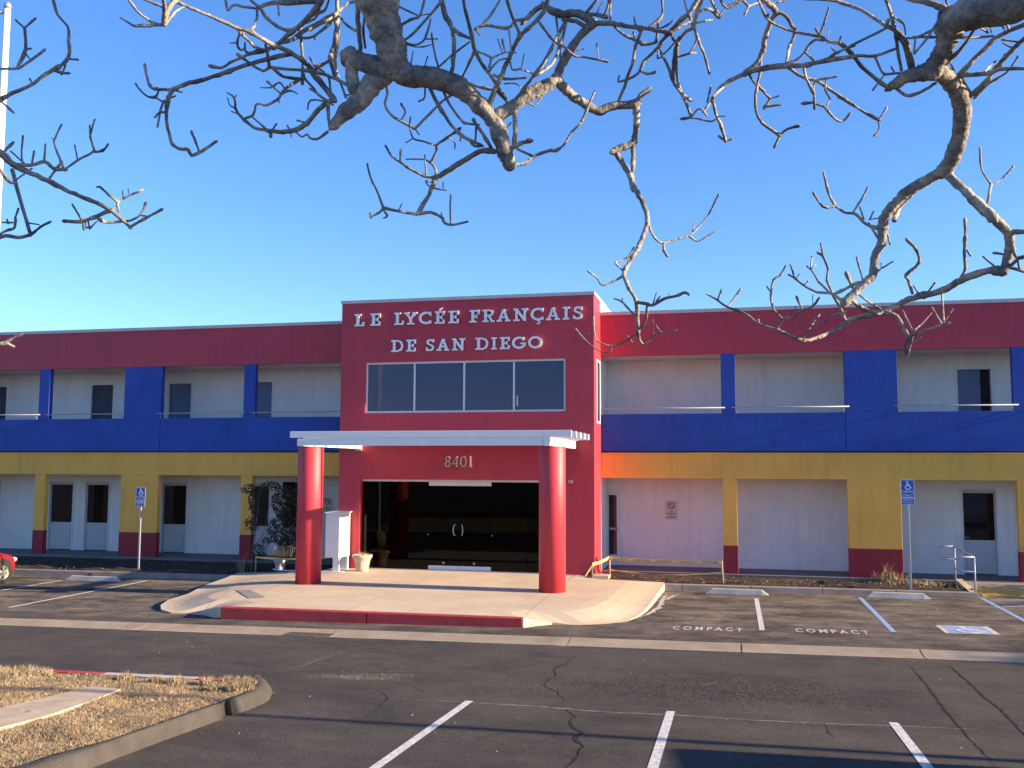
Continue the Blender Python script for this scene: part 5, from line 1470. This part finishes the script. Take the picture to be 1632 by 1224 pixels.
    def grow(p, d, L_, r, lv, acc):
        n = 5; Q = [p]; q = p; dd = d.copy()
        for i in range(n):
            dd = (dd+Vector((rc.uniform(-.3, .3), rc.uniform(-.3, .3), rc.uniform(-.12, .30)))).normalized(); q = q+dd*L_/n; Q.append(q)
        for v in Q:                                             # keep out of the camera's view
            x_, y_ = pix(v)
            if v.dot(CF) > .2 and -60 < x_ < 1700 and y_ > -40: return
        acc.tube(Q, [r*(1-.4*i/n) for i in range(n+1)], 7 if r > .02 else 5)
        if lv == 0: return
        for k in range(3):
            i = rc.choice((2, 3, 4, 5, 5)); a = (dd+Vector((rc.uniform(-1, 1), rc.uniform(-1, 1), rc.uniform(-.5, .8)))).normalized()
            grow(Q[i], a, L_*rc.uniform(.6, .85), r*.6, lv-1, acc)
    for g_ in grows:
        acc = MB(); grow(Vector(g_[0]), Vector(g_[1]).normalized(), g_[2], g_[3], g_[4], acc)
        if acc.v: obj('branch', acc, M['bark'], T)
    return T
tree_base = Vector((3.3, 1.6, G(3.3, 1.6)))
gz0 = G(2.6, 2.3)
hubR = [(Vector((2.6, 2.3, gz0-.2)), .24), (Vector((2.55, 2.35, -1.2)), .19), (Vector((2.5, 2.4, .3)), .17), (Vector((2.3, 2.5, 1.5)), .15), (Vector((1.75, 2.65, 2.2)), .12),
        (Vector((1.1, 2.75, 2.55)), .10), (Vector((.4, 2.8, 2.6)), .09), (Vector((-.3, 2.8, 2.55)), .08), (Vector((-.9, 2.85, 2.3)), .07), (Vector((-1.25, 2.9, 2.05)), .068)]
build_tree('bare_tree', 'bare grey tree whose crooked limbs hang across the top centre and right of the view', (2.6, 2.3, gz0),
           [(parse(CENTRE), 3.15), (parse(RIGHT), 3.1)], hubR, 3.2, 11,
           [((2.45, 2.42, .8), (.8, -.6, .3), 1.3, .08, 3), ((2.3, 2.5, 1.5), (.9, -.8, .6), 1.3, .07, 3)])
gz1 = G(-5.2, 3.2)
hubL = [(Vector((-5.3, 3.0, gz1-.2)), .15), (Vector((-5.25, 3.05, -.8)), .11), (Vector((-4.9, 3.1, .4)), .08), (Vector((-4.5, 3.15, 1.3)), .06), (Vector((-4.1, 3.1, 2.1)), .04), (Vector((-3.6, 3.1, 2.7)), .03)]
build_tree('bare_tree', 'smaller bare tree reaching thin twigs in from the left edge beside the white pole', (-5.3, 3.0, gz1),
           [(parse(LEFT), 3.7)], hubL, 3.7, 5, [((-4.9, 3.1, .4), (-.7, .3, .6), 1.1, .05, 3), ((-4.5, 3.15, 1.3), (-.4, -.5, .8), 1.0, .04, 3)])

# ------------------------------------------------------------------ dry grass island at the near left
isl_px = [(0, 1064), (80, 1073), (220, 1080), (350, 1085), (396, 1093), (391, 1104), (347, 1122), (265, 1151), (176, 1181), (88, 1204), (38, 1220), (-60, 1255), (-200, 1310)]
ip = [onG(x, y, .15) for x, y in isl_px]; ip = [(p.x, p.y) for p in ip]
ip = [(-16, ip[0][1]+.15)]+ip+[(-16, ip[-1][1]-.4)]
def inside(x, y, poly):
    c = False; j = len(poly)-1
    for i in range(len(poly)):
        if (poly[i][1] > y) != (poly[j][1] > y) and x < (poly[j][0]-poly[i][0])*(y-poly[i][1])/(poly[j][1]-poly[i][1])+poly[i][0]: c = not c
        j = i
    return c
def edge_dist(x, y, poly):
    b = 9
    for i in range(len(poly)):
        a, c = Vector(poly[i]), Vector(poly[(i+1) % len(poly)]); q = Vector((x, y)); d = c-a; t = max(0, min(1, (q-a).dot(d)/d.dot(d))); b = min(b, (q-a-d*t).length)
    return b
rg = random.Random(3)
def gh(x, y): return G(x, y)+.15+.018*math.sin(x*5.1+y*3)*math.sin(y*4.3-x)
bm = bmesh.new(); vs = [bm.verts.new((x, y, gh(x, y))) for x, y in ip]; bm.faces.new(vs)
bmesh.ops.triangulate(bm, faces=bm.faces[:])
for _ in range(5): bmesh.ops.subdivide_edges(bm, edges=[e for e in bm.edges if e.calc_length() > .22], cuts=1); bmesh.ops.triangulate(bm, faces=bm.faces[:])
for v in bm.verts: v.co.z = gh(v.co.x, v.co.y)+rg.uniform(-.008, .008)
bd = [e for e in bm.edges if e.is_boundary]; r_ = bmesh.ops.extrude_edge_only(bm, edges=bd)
for v in [g for g in r_['geom'] if isinstance(g, bmesh.types.BMVert)]: v.co.z -= .3
me = bpy.data.meshes.new('grass_island'); bm.to_mesh(me); bm.free(); me.materials.append(M['dirt'])
o = bpy.data.objects.new('grass_island', me); COL.objects.link(o); tag(o, kind='structure')
path_px = [(147, 1094), (192, 1099), (141, 1119), (73, 1142), (-30, 1168), (-60, 1140), (0, 1129), (53, 1117), (103, 1105)]
pth = [onG(x, y, .165) for x, y in path_px]; pth2 = [(p.x, p.y) for p in pth]
m = MB(); n = len(pth2); m.v = [(x, y, G(x, y)+.172) for x, y in pth2]+[(x, y, G(x, y)+.08) for x, y in pth2]
m.f = [tuple(range(n))[::-1]]+[(i, (i+1) % n, n+(i+1) % n, n+i) for i in range(n)]; m.sm = [False]*len(m.f)
struct('tan_path', m, M['path'])
def blades(N, sampler, hgt, wd, lean=.6):
    m = MB(); k = 0
    V, F = m.v, m.f
    for _ in range(N):
        s_ = sampler()
        if s_ is None: continue
        x, y, z, hs_ = s_; h = hgt*rg.uniform(.5, 1.3)*hs_; a = rg.uniform(0, 6.283); ln = rg.uniform(0, lean)*h; b = rg.uniform(0, 6.283); w_ = wd*rg.uniform(.6, 1.3)
        dx, dy = math.cos(a)*w_, math.sin(a)*w_; ex, ey = math.cos(b)*ln, math.sin(b)*ln; n = len(V)
        V += [(x-dx, y-dy, z-.01), (x+dx, y+dy, z-.01), (x+ex*.4+dx*.7, y+ey*.4+dy*.7, z+h*.6), (x+ex*.4-dx*.7, y+ey*.4-dy*.7, z+h*.6), (x+ex, y+ey, z+h)]
        F += [(n, n+1, n+2, n+3), (n+3, n+2, n+4)]
    m.sm = [False]*len(F); return m
minx, maxx = -12.5, max(p[0] for p in ip); miny, maxy = min(p[1] for p in ip), max(p[1] for p in ip)
def smp():
    x, y = rg.uniform(minx, maxx), rg.uniform(miny, maxy)
    if not inside(x, y, ip): return None
    if inside(x, y, pth2) and rg.random() > .02: return None
    n_ = math.sin(x*2.3+1)*math.sin(y*2.9)+math.sin(x*5.2+y*4.1)*.5
    if n_ < -.75 and rg.random() < .6: return None
    return x, y, gh(x, y), 1+.25*n_
tag(obj('dry_grass', blades(95000, smp, .028, .0032, 2.2), M['grass'], origin=(-8, 10, -2.8)), 'short straw coloured dry grass covering the near left island', 'grass', kind='stuff')
HT = .10
tfts = [(*onG(x, y, .15)[:2], r_) for x, y, r_ in ((12, 1074, .22), (40, 1070, .25), (58, 1076, .2), (250, 1088, .10), (282, 1090, .13), (330, 1091, .1), (362, 1090, .16), (384, 1090, .16), (395, 1092, .10), (392, 1100, .12), (5, 1080, .2), (375, 1102, .12), (345, 1100, .12), (200, 1084, .1))]
def smp2():
    x, y, r_ = rg.choice(tfts); a = rg.uniform(0, 6.28); q = rg.random()**.6*r_
    return x+q*math.cos(a), y+q*math.sin(a), gh(x, y), 1.25-.6*q/r_
tag(obj('grass_tuft', blades(4200, smp2, .09, .0045, 1.0), M['grass'], origin=(-8, 11, -2.8)), 'taller tufts of dry grass along the back kerb of the island', 'grass tufts', kind='stuff')
# asphalt berm round the island
def berm(inn, outp, name):
    I_ = [onG(x, y, .14) for x, y in inn]; O_ = [onG(x, y, 0) for x, y in outp]
    I_ = [Vector(q) for q in smooth([tuple(v) for v in I_], 5)]; O_ = [Vector(q) for q in smooth([tuple(v) for v in O_], 5)]
    m = MB(); K = 9
    for i, (a, b) in enumerate(zip(I_, O_)):
        endf = 1.0
        for k in range(K):
            t = k/(K-1); p = a.lerp(b, t); g_ = G(p.x, p.y)
            h = .165*(1 if t < .45 else math.cos((t-.45)/.55*PI/2)**.9)*endf + rg.uniform(-.003, .003)
            if k == 0: h = .10
            m.v.append((p.x, p.y, g_+max(h, -.01)))
    n = len(I_); m.f = [(i*K+k, i*K+k+1, (i+1)*K+k+1, (i+1)*K+k) for i in range(n-1) for k in range(K-1)]; m.sm = [True]*len(m.f)
    base = len(m.v)
    for e in (0, n-1):
        q = [e*K+k for k in range(K)]; b0 = len(m.v); m.v += [(m.v[i][0], m.v[i][1], m.v[i][2]-.25) for i in q]
        for k in range(K-1): m.f.append((q[k], q[k+1], b0+k+1, b0+k)); m.sm.append(False)
    o = obj(name, m, M['berm'], bermp)
bermp = tag(bpy.data.objects.new('asphalt_berm', None), kind='structure'); COL.objects.link(bermp)
berm([(399, 1092), (398, 1096), (393, 1103), (374, 1112), (359, 1118)], [(416, 1084), (431, 1094), (433, 1107), (421, 1121), (370, 1141)], 'berm_section')
berm([(351, 1121), (265, 1151), (176, 1181), (88, 1204), (38, 1220), (-60, 1255), (-200, 1310)], [(360, 1144.5), (265, 1179), (176, 1213), (88, 1248), (38, 1268), (-60, 1306), (-200, 1360)], 'berm_section')
# painted kerb behind the island
bk = tag(bpy.data.objects.new('island_kerb', None), kind='structure'); COL.objects.link(bk)
for a, b, mm in ((-330, 76, 'conc2'), (78, 162, 'redkerb'), (163, 309, 'wheelstop'), (310, 356, 'redkerb'), (358, 398, 'conc2')):
    yy = lambda x: 1070.5+(x-78)*.0505
    P0, P1 = onG(a, yy(a), .17), onG(b, yy(b), .17); m = MB(); n = 6
    for i in range(n+1):
        p = P0.lerp(P1, i/n); z = G(p.x, p.y); m.v += [(p.x, p.y-.02, z), (p.x, p.y-.01, z+.172), (p.x, p.y+.12, z+.172), (p.x, p.y+.15, z)]
    m.f = [(4*i+k, 4*i+4+k, 4*i+5+k, 4*i+1+k) for i in range(n) for k in range(3)]+[(0, 1, 2, 3), (4*n+3, 4*n+2, 4*n+1, 4*n)]; m.sm = [False]*len(m.f)
    obj('kerb_stone', m, M[mm], bk)
m = MB()
for i in range(3): q = onG(228/3.4+4*i, 860+878/3.4, .17); m.box(q.x, q.y, q.z-.03, q.x+.05, q.y+.04, q.z+.02)

# ------------------------------------------------------------------ plants along the building
def leafmesh(N, fn, sz):
    m = MB()
    for _ in range(N):
        c = Vector(fn()); s_ = sz*rg.uniform(.6, 1.4); a = Vector((rg.uniform(-1, 1), rg.uniform(-1, 1), rg.uniform(-1, .6))).normalized(); b = a.cross(Vector((rg.uniform(-1, 1), rg.uniform(-1, 1), rg.uniform(-1, 1)))).normalized()
        m.add([c-a*s_, c-b*s_*.42, c+a*s_, c+b*s_*.42], [(0, 1, 2, 3)])
    return m
def shrub(loc, blobs, stems, N, sz, label, group=None, mm='leaf'):
    t = empty('shrub', loc, label, 'shrub', group)
    m = MB()
    for s_ in stems:
        q = smooth([tuple(p) for p in s_[0]], 4); m.tube([Vector(p) for p in q], [s_[1]*(1-.7*i/len(q)) for i in range(len(q))], 6)
    obj('stem', m, M['stem'], t)
    tot = sum(b[1]*b[2]*b[3] for b in blobs)
    def fn():
        r = rg.random()*tot
        for c, a, b, d in blobs:
            r -= a*b*d
            if r <= 0: break
        while True:
            x, y, z = rg.uniform(-1, 1), rg.uniform(-1, 1), rg.uniform(-1, 1); q = x*x+y*y+z*z
            if q < 1 and (q > .25 or rg.random() < .4) and math.sin(c[0]*9+x*8)*math.sin(z*7+y*5) > -.35: return c[0]+x*a, c[1]+y*b, c[2]+z*d
    lo = obj('foliage', leafmesh(N, fn, sz), M[mm], t); tag(lo, kind='stuff')
    return t
def q_(x, y, Y=25.3): return onY(x, y, Y)
sb = [(q_(455, 800), .42, .35, .50), (q_(452, 845), .50, .35, .48), (q_(466, 870), .40, .35, .35), (q_(410, 800), .28, .25, .45), (q_(398, 780), .28, .2, .16), (q_(402, 835), .28, .2, .22), (q_(430, 775), .35, .25, .14), (q_(488, 815, 25.4), .35, .3, .6), (q_(412, 880), .22, .2, .25), (q_(425, 862), .16, .2, .12), (q_(400, 905), .25, .2, .12)]
st = [([q_(400, 912), q_(403, 875), q_(408, 840), q_(413, 790), q_(418, 775)], .028), ([q_(408, 838), q_(402, 820), q_(396, 790), q_(383, 776)], .014), ([q_(450, 905), q_(456, 870), q_(452, 820), q_(458, 780)], .03), ([q_(455, 868), q_(470, 830), q_(480, 790)], .018), ([q_(404, 870), q_(420, 850), q_(430, 800)], .014)]
shrub((q_(430, 910).x, 25.3, -3.0), sb, st, 7600, .038, 'dusty dark leaved shrub in the bed left of the left red column')
def weed(px, py, Y, N, r_, h, label, lean=.9):
    p = onY(px, py, Y); zz = p.z
    t = obj('weed', blades(N, lambda: (p.x+rg.gauss(0, r_*.5), p.y+rg.gauss(0, r_*.35), zz, 1), h, .006, lean), M['straw'], None, 0, origin=p)
    return tag(t, label, 'weed', 'dry weeds in the planter beds', 'stuff')
weed(1420, 922, 26.05, 200, .40, .17, 'pale dry weed clump against the right wide pier base')
weed(1462, 930, 25.4, 240, .9, .10, 'low straw strewn on the soil near the right wheelchair sign', 1.6)
weed(1414, 922, 26.1, 40, .12, .36, 'taller dry stalks in front of the right wide pier base', .5)
weed(384, 914, 24.85, 26, .14, .55, 'thin bare stalks at the kerb left of the shrub', .5)
weed(452, 886, 25.0, 160, .30, .28, 'pale dead clump below the shrub', 1.2)
# clippings, hose and stones on the beds
m = MB()
for i in range(700):
    x = rg.uniform(-3.3, 5.4) if rg.random() < .6 else rg.uniform(-24, -11.2); y = rg.uniform(24.7, 26.1); z = (-2.94+.004*x if x > -5 else -3.10+.0035*(x+13))*(1-(y-24.66)/1.56)-2.90*(y-24.66)/1.56+.01
    s_ = rg.uniform(.01, .035); a = rg.uniform(0, 6.28); p = Vector((x, y, z)); u = Vector((math.cos(a), math.sin(a), .1))*s_; v = Vector((-math.sin(a), math.cos(a), .15))*s_*.5
    m.add([p-u, p+v, p+u, p-v+Vector((0, 0, s_*.7))], [(0, 1, 2), (0, 2, 3), (0, 3, 1), (1, 3, 2)])
tag(obj('bed_litter', m, M['dirt']), 'bark chips and dry leaves scattered over the planter soil', 'litter', kind='stuff')
hp = [q_(435, 908, 24.9)+Vector((0, 0, .02)), q_(445, 909, 24.9), q_(458, 909.5, 24.9), q_(475, 909, 24.95), q_(500, 906, 25.1)]
tag(obj('white_pipe', MB().tube([Vector(p) for p in smooth([tuple(p) for p in hp], 4)], .018, 8), M['pole']), 'white plastic pipe lying at the front of the left bed', 'pipe')
# shrubs in the bed beyond the right edge of the picture; they shade the planter
for i, x in enumerate((10.2, 11.6, 13.1, 14.7, 16.3)):
    b = [(Vector((x+rg.uniform(-.2, .2), 25.2+rg.uniform(-.3, .2), -2.3+rg.uniform(-.1, .25))), .8, .75, .62) for _ in range(2)]
    shrub((x, 25.2, -2.95), b, [([(x, 25.2, -2.95), (x+.1, 25.2, -2.6), (x, 25.1, -2.1)], .04)], 2200, .06, ('first', 'second', 'third', 'fourth', 'fifth')[i]+' shrub of the row in the bed right of the ramp', 'shrubs right of the ramp')
# trees at the far right of the lot
def streettree(x, y, h, r_, label, N=2600):
    z = G(x, y); b = [(Vector((x+rg.uniform(-r_, r_)*.5, y+rg.uniform(-r_, r_)*.4, z+h*rg.uniform(.62, .95))), r_*.55, r_*.5, r_*.42) for _ in range(7)]
    t = empty('street_tree', (x, y, z), label, 'tree', 'leafy trees beyond the right edge'); m = MB(); m.tube([(x, y, z-.1), (x+.05, y, z+h*.3), (x, y+.1, z+h*.62)], [.14, .1, .07], 10)
    for bb in b: m.tube([(x, y+.05, z+h*.5), tuple(bb[0].lerp(Vector((x, y, z+h*.55)), .4)), tuple(bb[0])], [.06, .035, .01], 6)
    obj('trunk', m, M['bark'], t)
    def fn():
        c, a, bq, d = rg.choice(b)
        while True:
            u, v, w_ = rg.uniform(-1, 1), rg.uniform(-1, 1), rg.uniform(-1, 1)
            if u*u+v*v+w_*w_ < 1: return c[0]+u*a, c[1]+v*bq, c[2]+w_*d
    tag(obj('crown', leafmesh(N, fn, .075), M['leaf'], t), kind='stuff')
streettree(26, 16.6, 6.4, 1.5, 'leafy tree on the lot well right of the gutter')
streettree(23, 23.0, 4.6, 1.3, 'smaller leafy tree by the kerb well right of the ramp')

# ------------------------------------------------------------------ lamp posts
def lamp_post(x, y, top, r, arm, label, mm='pole'):
    z = G(x, y); t = empty('lamp_post', (x, y, z), label, 'lamp post')
    obj('base', MB().lathe([(0, 0), (.28, 0), (.28, .5), (.22, .56), (0, .56)], (x, y, z), 24), M['conc2'], t)
    obj('pole', MB().tube([(x, y, z+.5), (x, y, top)], [r*1.35, r], 20), M[mm], t)
    obj('cap', MB().lathe([(0, .07), (r*.7, .05), (r*1.15, 0), (r*1.15, -.08), (0, -.08)], (x, y, top), 16), M['tin'], t)
    obj('arm', MB().tube([(x, y, top-.15), (x+arm*.5, y, top-.08), (x+arm, y, top-.06)], [.045, .04, .035], 8), M[mm], t)
    h_ = obj('lamp_head', B(x+arm*1.0, y-.18, top-.16, x+arm*1.0+(.6 if arm > 0 else -.6), y+.18, top-.02), M[mm], t, .04)
    obj('lens', B(x+arm*1.0+(.05 if arm > 0 else -.05), y-.13, top-.175, x+arm*1.0+(.5 if arm > 0 else -.5), y+.13, top-.161), M['lamp'], h_)
p = onY(13.5, 8, 15); lamp_post(p.x-.02, 15, p.z, .062, -.9, 'tall white lamp post rising along the left edge of the picture')
lamp_post(14.6, 9.9, 6.5, .055, .9, 'lamp post beyond the right edge whose thin shadow crosses the near bays')

# ------------------------------------------------------------------ red car at the left kerb
def wheel(parent, x, y, z, r, side, spokes=5):
    w_ = MB(); n = 28; prof = [(r*.62, -.09), (r*.93, -.10), (r, -.06), (r, .06), (r*.93, .10), (r*.62, .09)]
    w_.v = [(x+side*d, y+q*math.cos(2*PI*k/n), z+q*math.sin(2*PI*k/n)) for q, d in prof for k in range(n)]
    w_.f = [(i*n+k, i*n+(k+1) % n, (i+1)*n+(k+1) % n, (i+1)*n+k) for i in range(5) for k in range(n)]; w_.sm = [True]*len(w_.f)
    wh = empty('wheel', (0, 0, 0), None, None); wh.parent = parent; wh.location = Vector((x, y, z))-wloc(parent)
    obj('tyre', w_, M['rubber'], wh)
    m = MB(); q = r*.64
    m.v = [(x+side*.085, y+q*math.cos(2*PI*k/n), z+q*math.sin(2*PI*k/n)) for k in range(n)]+[(x+side*.07, y+q*.86*math.cos(2*PI*k/n), z+q*.86*math.sin(2*PI*k/n)) for k in range(n)]
    m.f = [(k, (k+1) % n, n+(k+1) % n, n+k) for k in range(n)]; m.sm = [True]*n
    for s_ in range(spokes):
        a = 2*PI*s_/spokes+.3; d = Vector((0, math.cos(a), math.sin(a))); e = Vector((0, -math.sin(a), math.cos(a)))
        c = Vector((x+side*.095, y, z)); m.add([c+d*.02-e*.035, c+d*.02+e*.035, c+d*q*.95+e*.045-Vector((side*.02, 0, 0)), c+d*q*.95-e*.045-Vector((side*.02, 0, 0))], [(0, 1, 2, 3)])
    m.tube([(x+side*.06, y, z), (x+side*.105, y, z)], .055, 14)
    obj('rim', m, M['rim'], wh)
    obj('brake_disc', MB().tube([(x+side*.0, y, z), (x+side*.03, y, z)], r*.55, 20), M['rubber'], wh)
def car(x0, yf, L_, W, zg, paint, label, group=None):
    """nose towards +Y at yf"""
    xc = x0-W/2; t = empty('parked_car', (xc, yf-L_/2, zg), label, 'car', group)
    # stations: (distance from nose, half width, sill z, shoulder z, top z)
    st = [(0, .60, .30, .52, .60), (.06, .72, .24, .60, .68), (.25, .82, .20, .68, .78), (.7, .86, .20, .76, .88), (1.15, .87, .20, .82, .95), (1.5, .87, .20, .86, .99), (2.2, .875, .20, .88, 1.0), (3.0, .875, .20, .90, 1.02), (3.6, .86, .22, .90, 1.02), (3.95, .82, .26, .86, .98), (4.12, .72, .34, .72, .84)]
    k = L_/4.12; m = MB()
    for d, w_, zs, zh, zt in st:
        w_ *= W/1.75; y = yf-d*k
        half = [(w_*.90, zs), (w_*.99, zs+.10), (w_, (zs+zh)/2), (w_*.985, zh-.03), (w_*.93, zh+.03), (w_*.75, zt-.02), (w_*.35, zt), (0, zt+.008)]
        m.v += [(xc+a, y, zg+b) for a, b in half]+[(xc-a, y, zg+b) for a, b in half[-2::-1]]
    n = 15
    for i in range(len(st)-1):
        for j in range(n-1): m.f.append((i*n+j, i*n+j+1, (i+1)*n+j+1, (i+1)*n+j))
        m.f.append((i*n+n-1, i*n, (i+1)*n, (i+1)*n+n-1))
    m.f += [tuple(range(n)), tuple(range((len(st)-1)*n, len(st)*n))[::-1]]; m.sm = [True]*len(m.f)
    obj('body', m, M[paint], t)
    cb = [(1.35, .74, .97, .98), (2.0, .64, .99, 1.40), (2.4, .62, 1.0, 1.46), (3.1, .62, 1.0, 1.45), (3.55, .62, 1.0, 1.36), (3.95, .70, .95, .97)]; m = MB(); r2 = MB()
    for d, w_, zb_, zt in cb:
        y = yf-d*k; wb_ = .80*W/1.75; m.v += [(xc+wb_, y, zg+zb_-.05), (xc+w_, y, zg+zt-.03), (xc, y, zg+zt-.01), (xc-w_, y, zg+zt-.03), (xc-wb_, y, zg+zb_-.05)]
        r2.v += [(xc+w_+.012, y, zg+zt-.035), (xc+w_*.6, y, zg+zt+.012), (xc, y, zg+zt+.022), (xc-w_*.6, y, zg+zt+.012), (xc-w_-.012, y, zg+zt-.035)]
    for i in range(5):
        for j in range(4): m.f.append((5*i+j, 5*i+j+1, 5*i+6+j, 5*i+5+j))
    m.sm = [True]*len(m.f); obj('window', m, M['glassdark'], t)
    for i in range(1, 4):
        for j in range(4): r2.f.append((5*i+j, 5*i+j+1, 5*i+6+j, 5*i+5+j))
    r2.sm = [True]*len(r2.f); obj('roof', r2, M[paint], t)
    for s_ in (1, -1):
        for d in (.72, 3.3):
            wx, wy = xc+s_*(W/2-.09), yf-d*k
            obj('wheel_arch', MB().tube([(wx-s_*.08, wy, zg+.33), (wx+s_*.082, wy, zg+.33)], .375, 28), M['rubber'], t)
            wheel(t, wx+s_*.01, wy, zg+.31, .31, s_)
        hl_ = MB(); y = yf-.10*k; X = xc+s_*.62*W/1.75*1.0
        hl_.lathe([(0, .0), (.12, .01), (.12, .10), (0, .14)], (0, 0, 0), 14)
        hl_.v = [(X+a*.9+s_*.06, y-.16+b*1.6+.06, zg+.56+c) for a, b, c in hl_.v]
        obj('headlight', hl_, M['lamp'], t)
        obj('tail_light', B(xc+s_*.58, yf-L_+.02, zg+.62, xc+s_*.78, yf-L_+.2, zg+.80), M['redkerb'], t, .03)
        obj('mirror', MB().lathe([(0, 0), (.08, .02), (.09, .08), (0, .13)], (xc+s_*(W/2+.06), yf-1.55*k, zg+.95), 10), M[paint], t)
    obj('licence_plate', B(xc-.16, yf-.02, zg+.34, xc+.16, yf+.012, zg+.46), M['signwhite'], t, .004)
    obj('grille', B(xc-.42, yf-.05, zg+.24, xc+.42, yf+.004, zg+.33), M['rubber'], t, .01)
    return t
car(-19.85, 23.4, 4.1, 1.76, G(-20.3, 21.5), 'carred', 'red hatchback parked nose to the kerb at the left edge')
# delivery van beyond the right edge: its shade lies over the bottom right corner
vz = G(10, 8.6); vn = empty('delivery_van', (10.2, 8.4, vz), 'white delivery van parked beyond the right edge, shading the bottom right bays', 'van')
prof = [(7.65, .35), (7.62, .95), (7.85, 1.12), (8.75, 1.32), (9.35, 2.12), (9.7, 2.3), (12.9, 2.34), (13.0, 2.2), (13.05, .35)]
prof = [(20.65-x, z) for x, z in prof]
m = MB(); m.prism([(x-.05, 7.05, vz+z) for x, z in prof], (0, 2.6, 0)); obj('body', m, M['vanwhite'], vn, .09)
m = MB(); m.prism([(x, 7.04, vz+z) for x, z in ((11.0, 1.35), (11.75, 1.35), (11.2, 2.05), (11.0, 2.05))], (0, 2.62, 0)); obj('window', m, M['glassdark'], vn)
for wx in (8.4, 11.9):
    for wy, s_ in ((7.15, -1), (9.55, 1)):
        w_ = MB().tube([(wx, wy-.11, vz+.36), (wx, wy+.11, vz+.36)], .36, 24); wl = obj('wheel', w_, M['rubber'], vn)
        obj('rim', MB().tube([(wx, wy+s_*.10, vz+.36), (wx, wy+s_*.13, vz+.36)], .2, 16), M['rim'], wl)
obj('bumper', B(12.85, 7.1, vz+.3, 13.12, 9.6, vz+.55), M['rubber'], vn, .03)
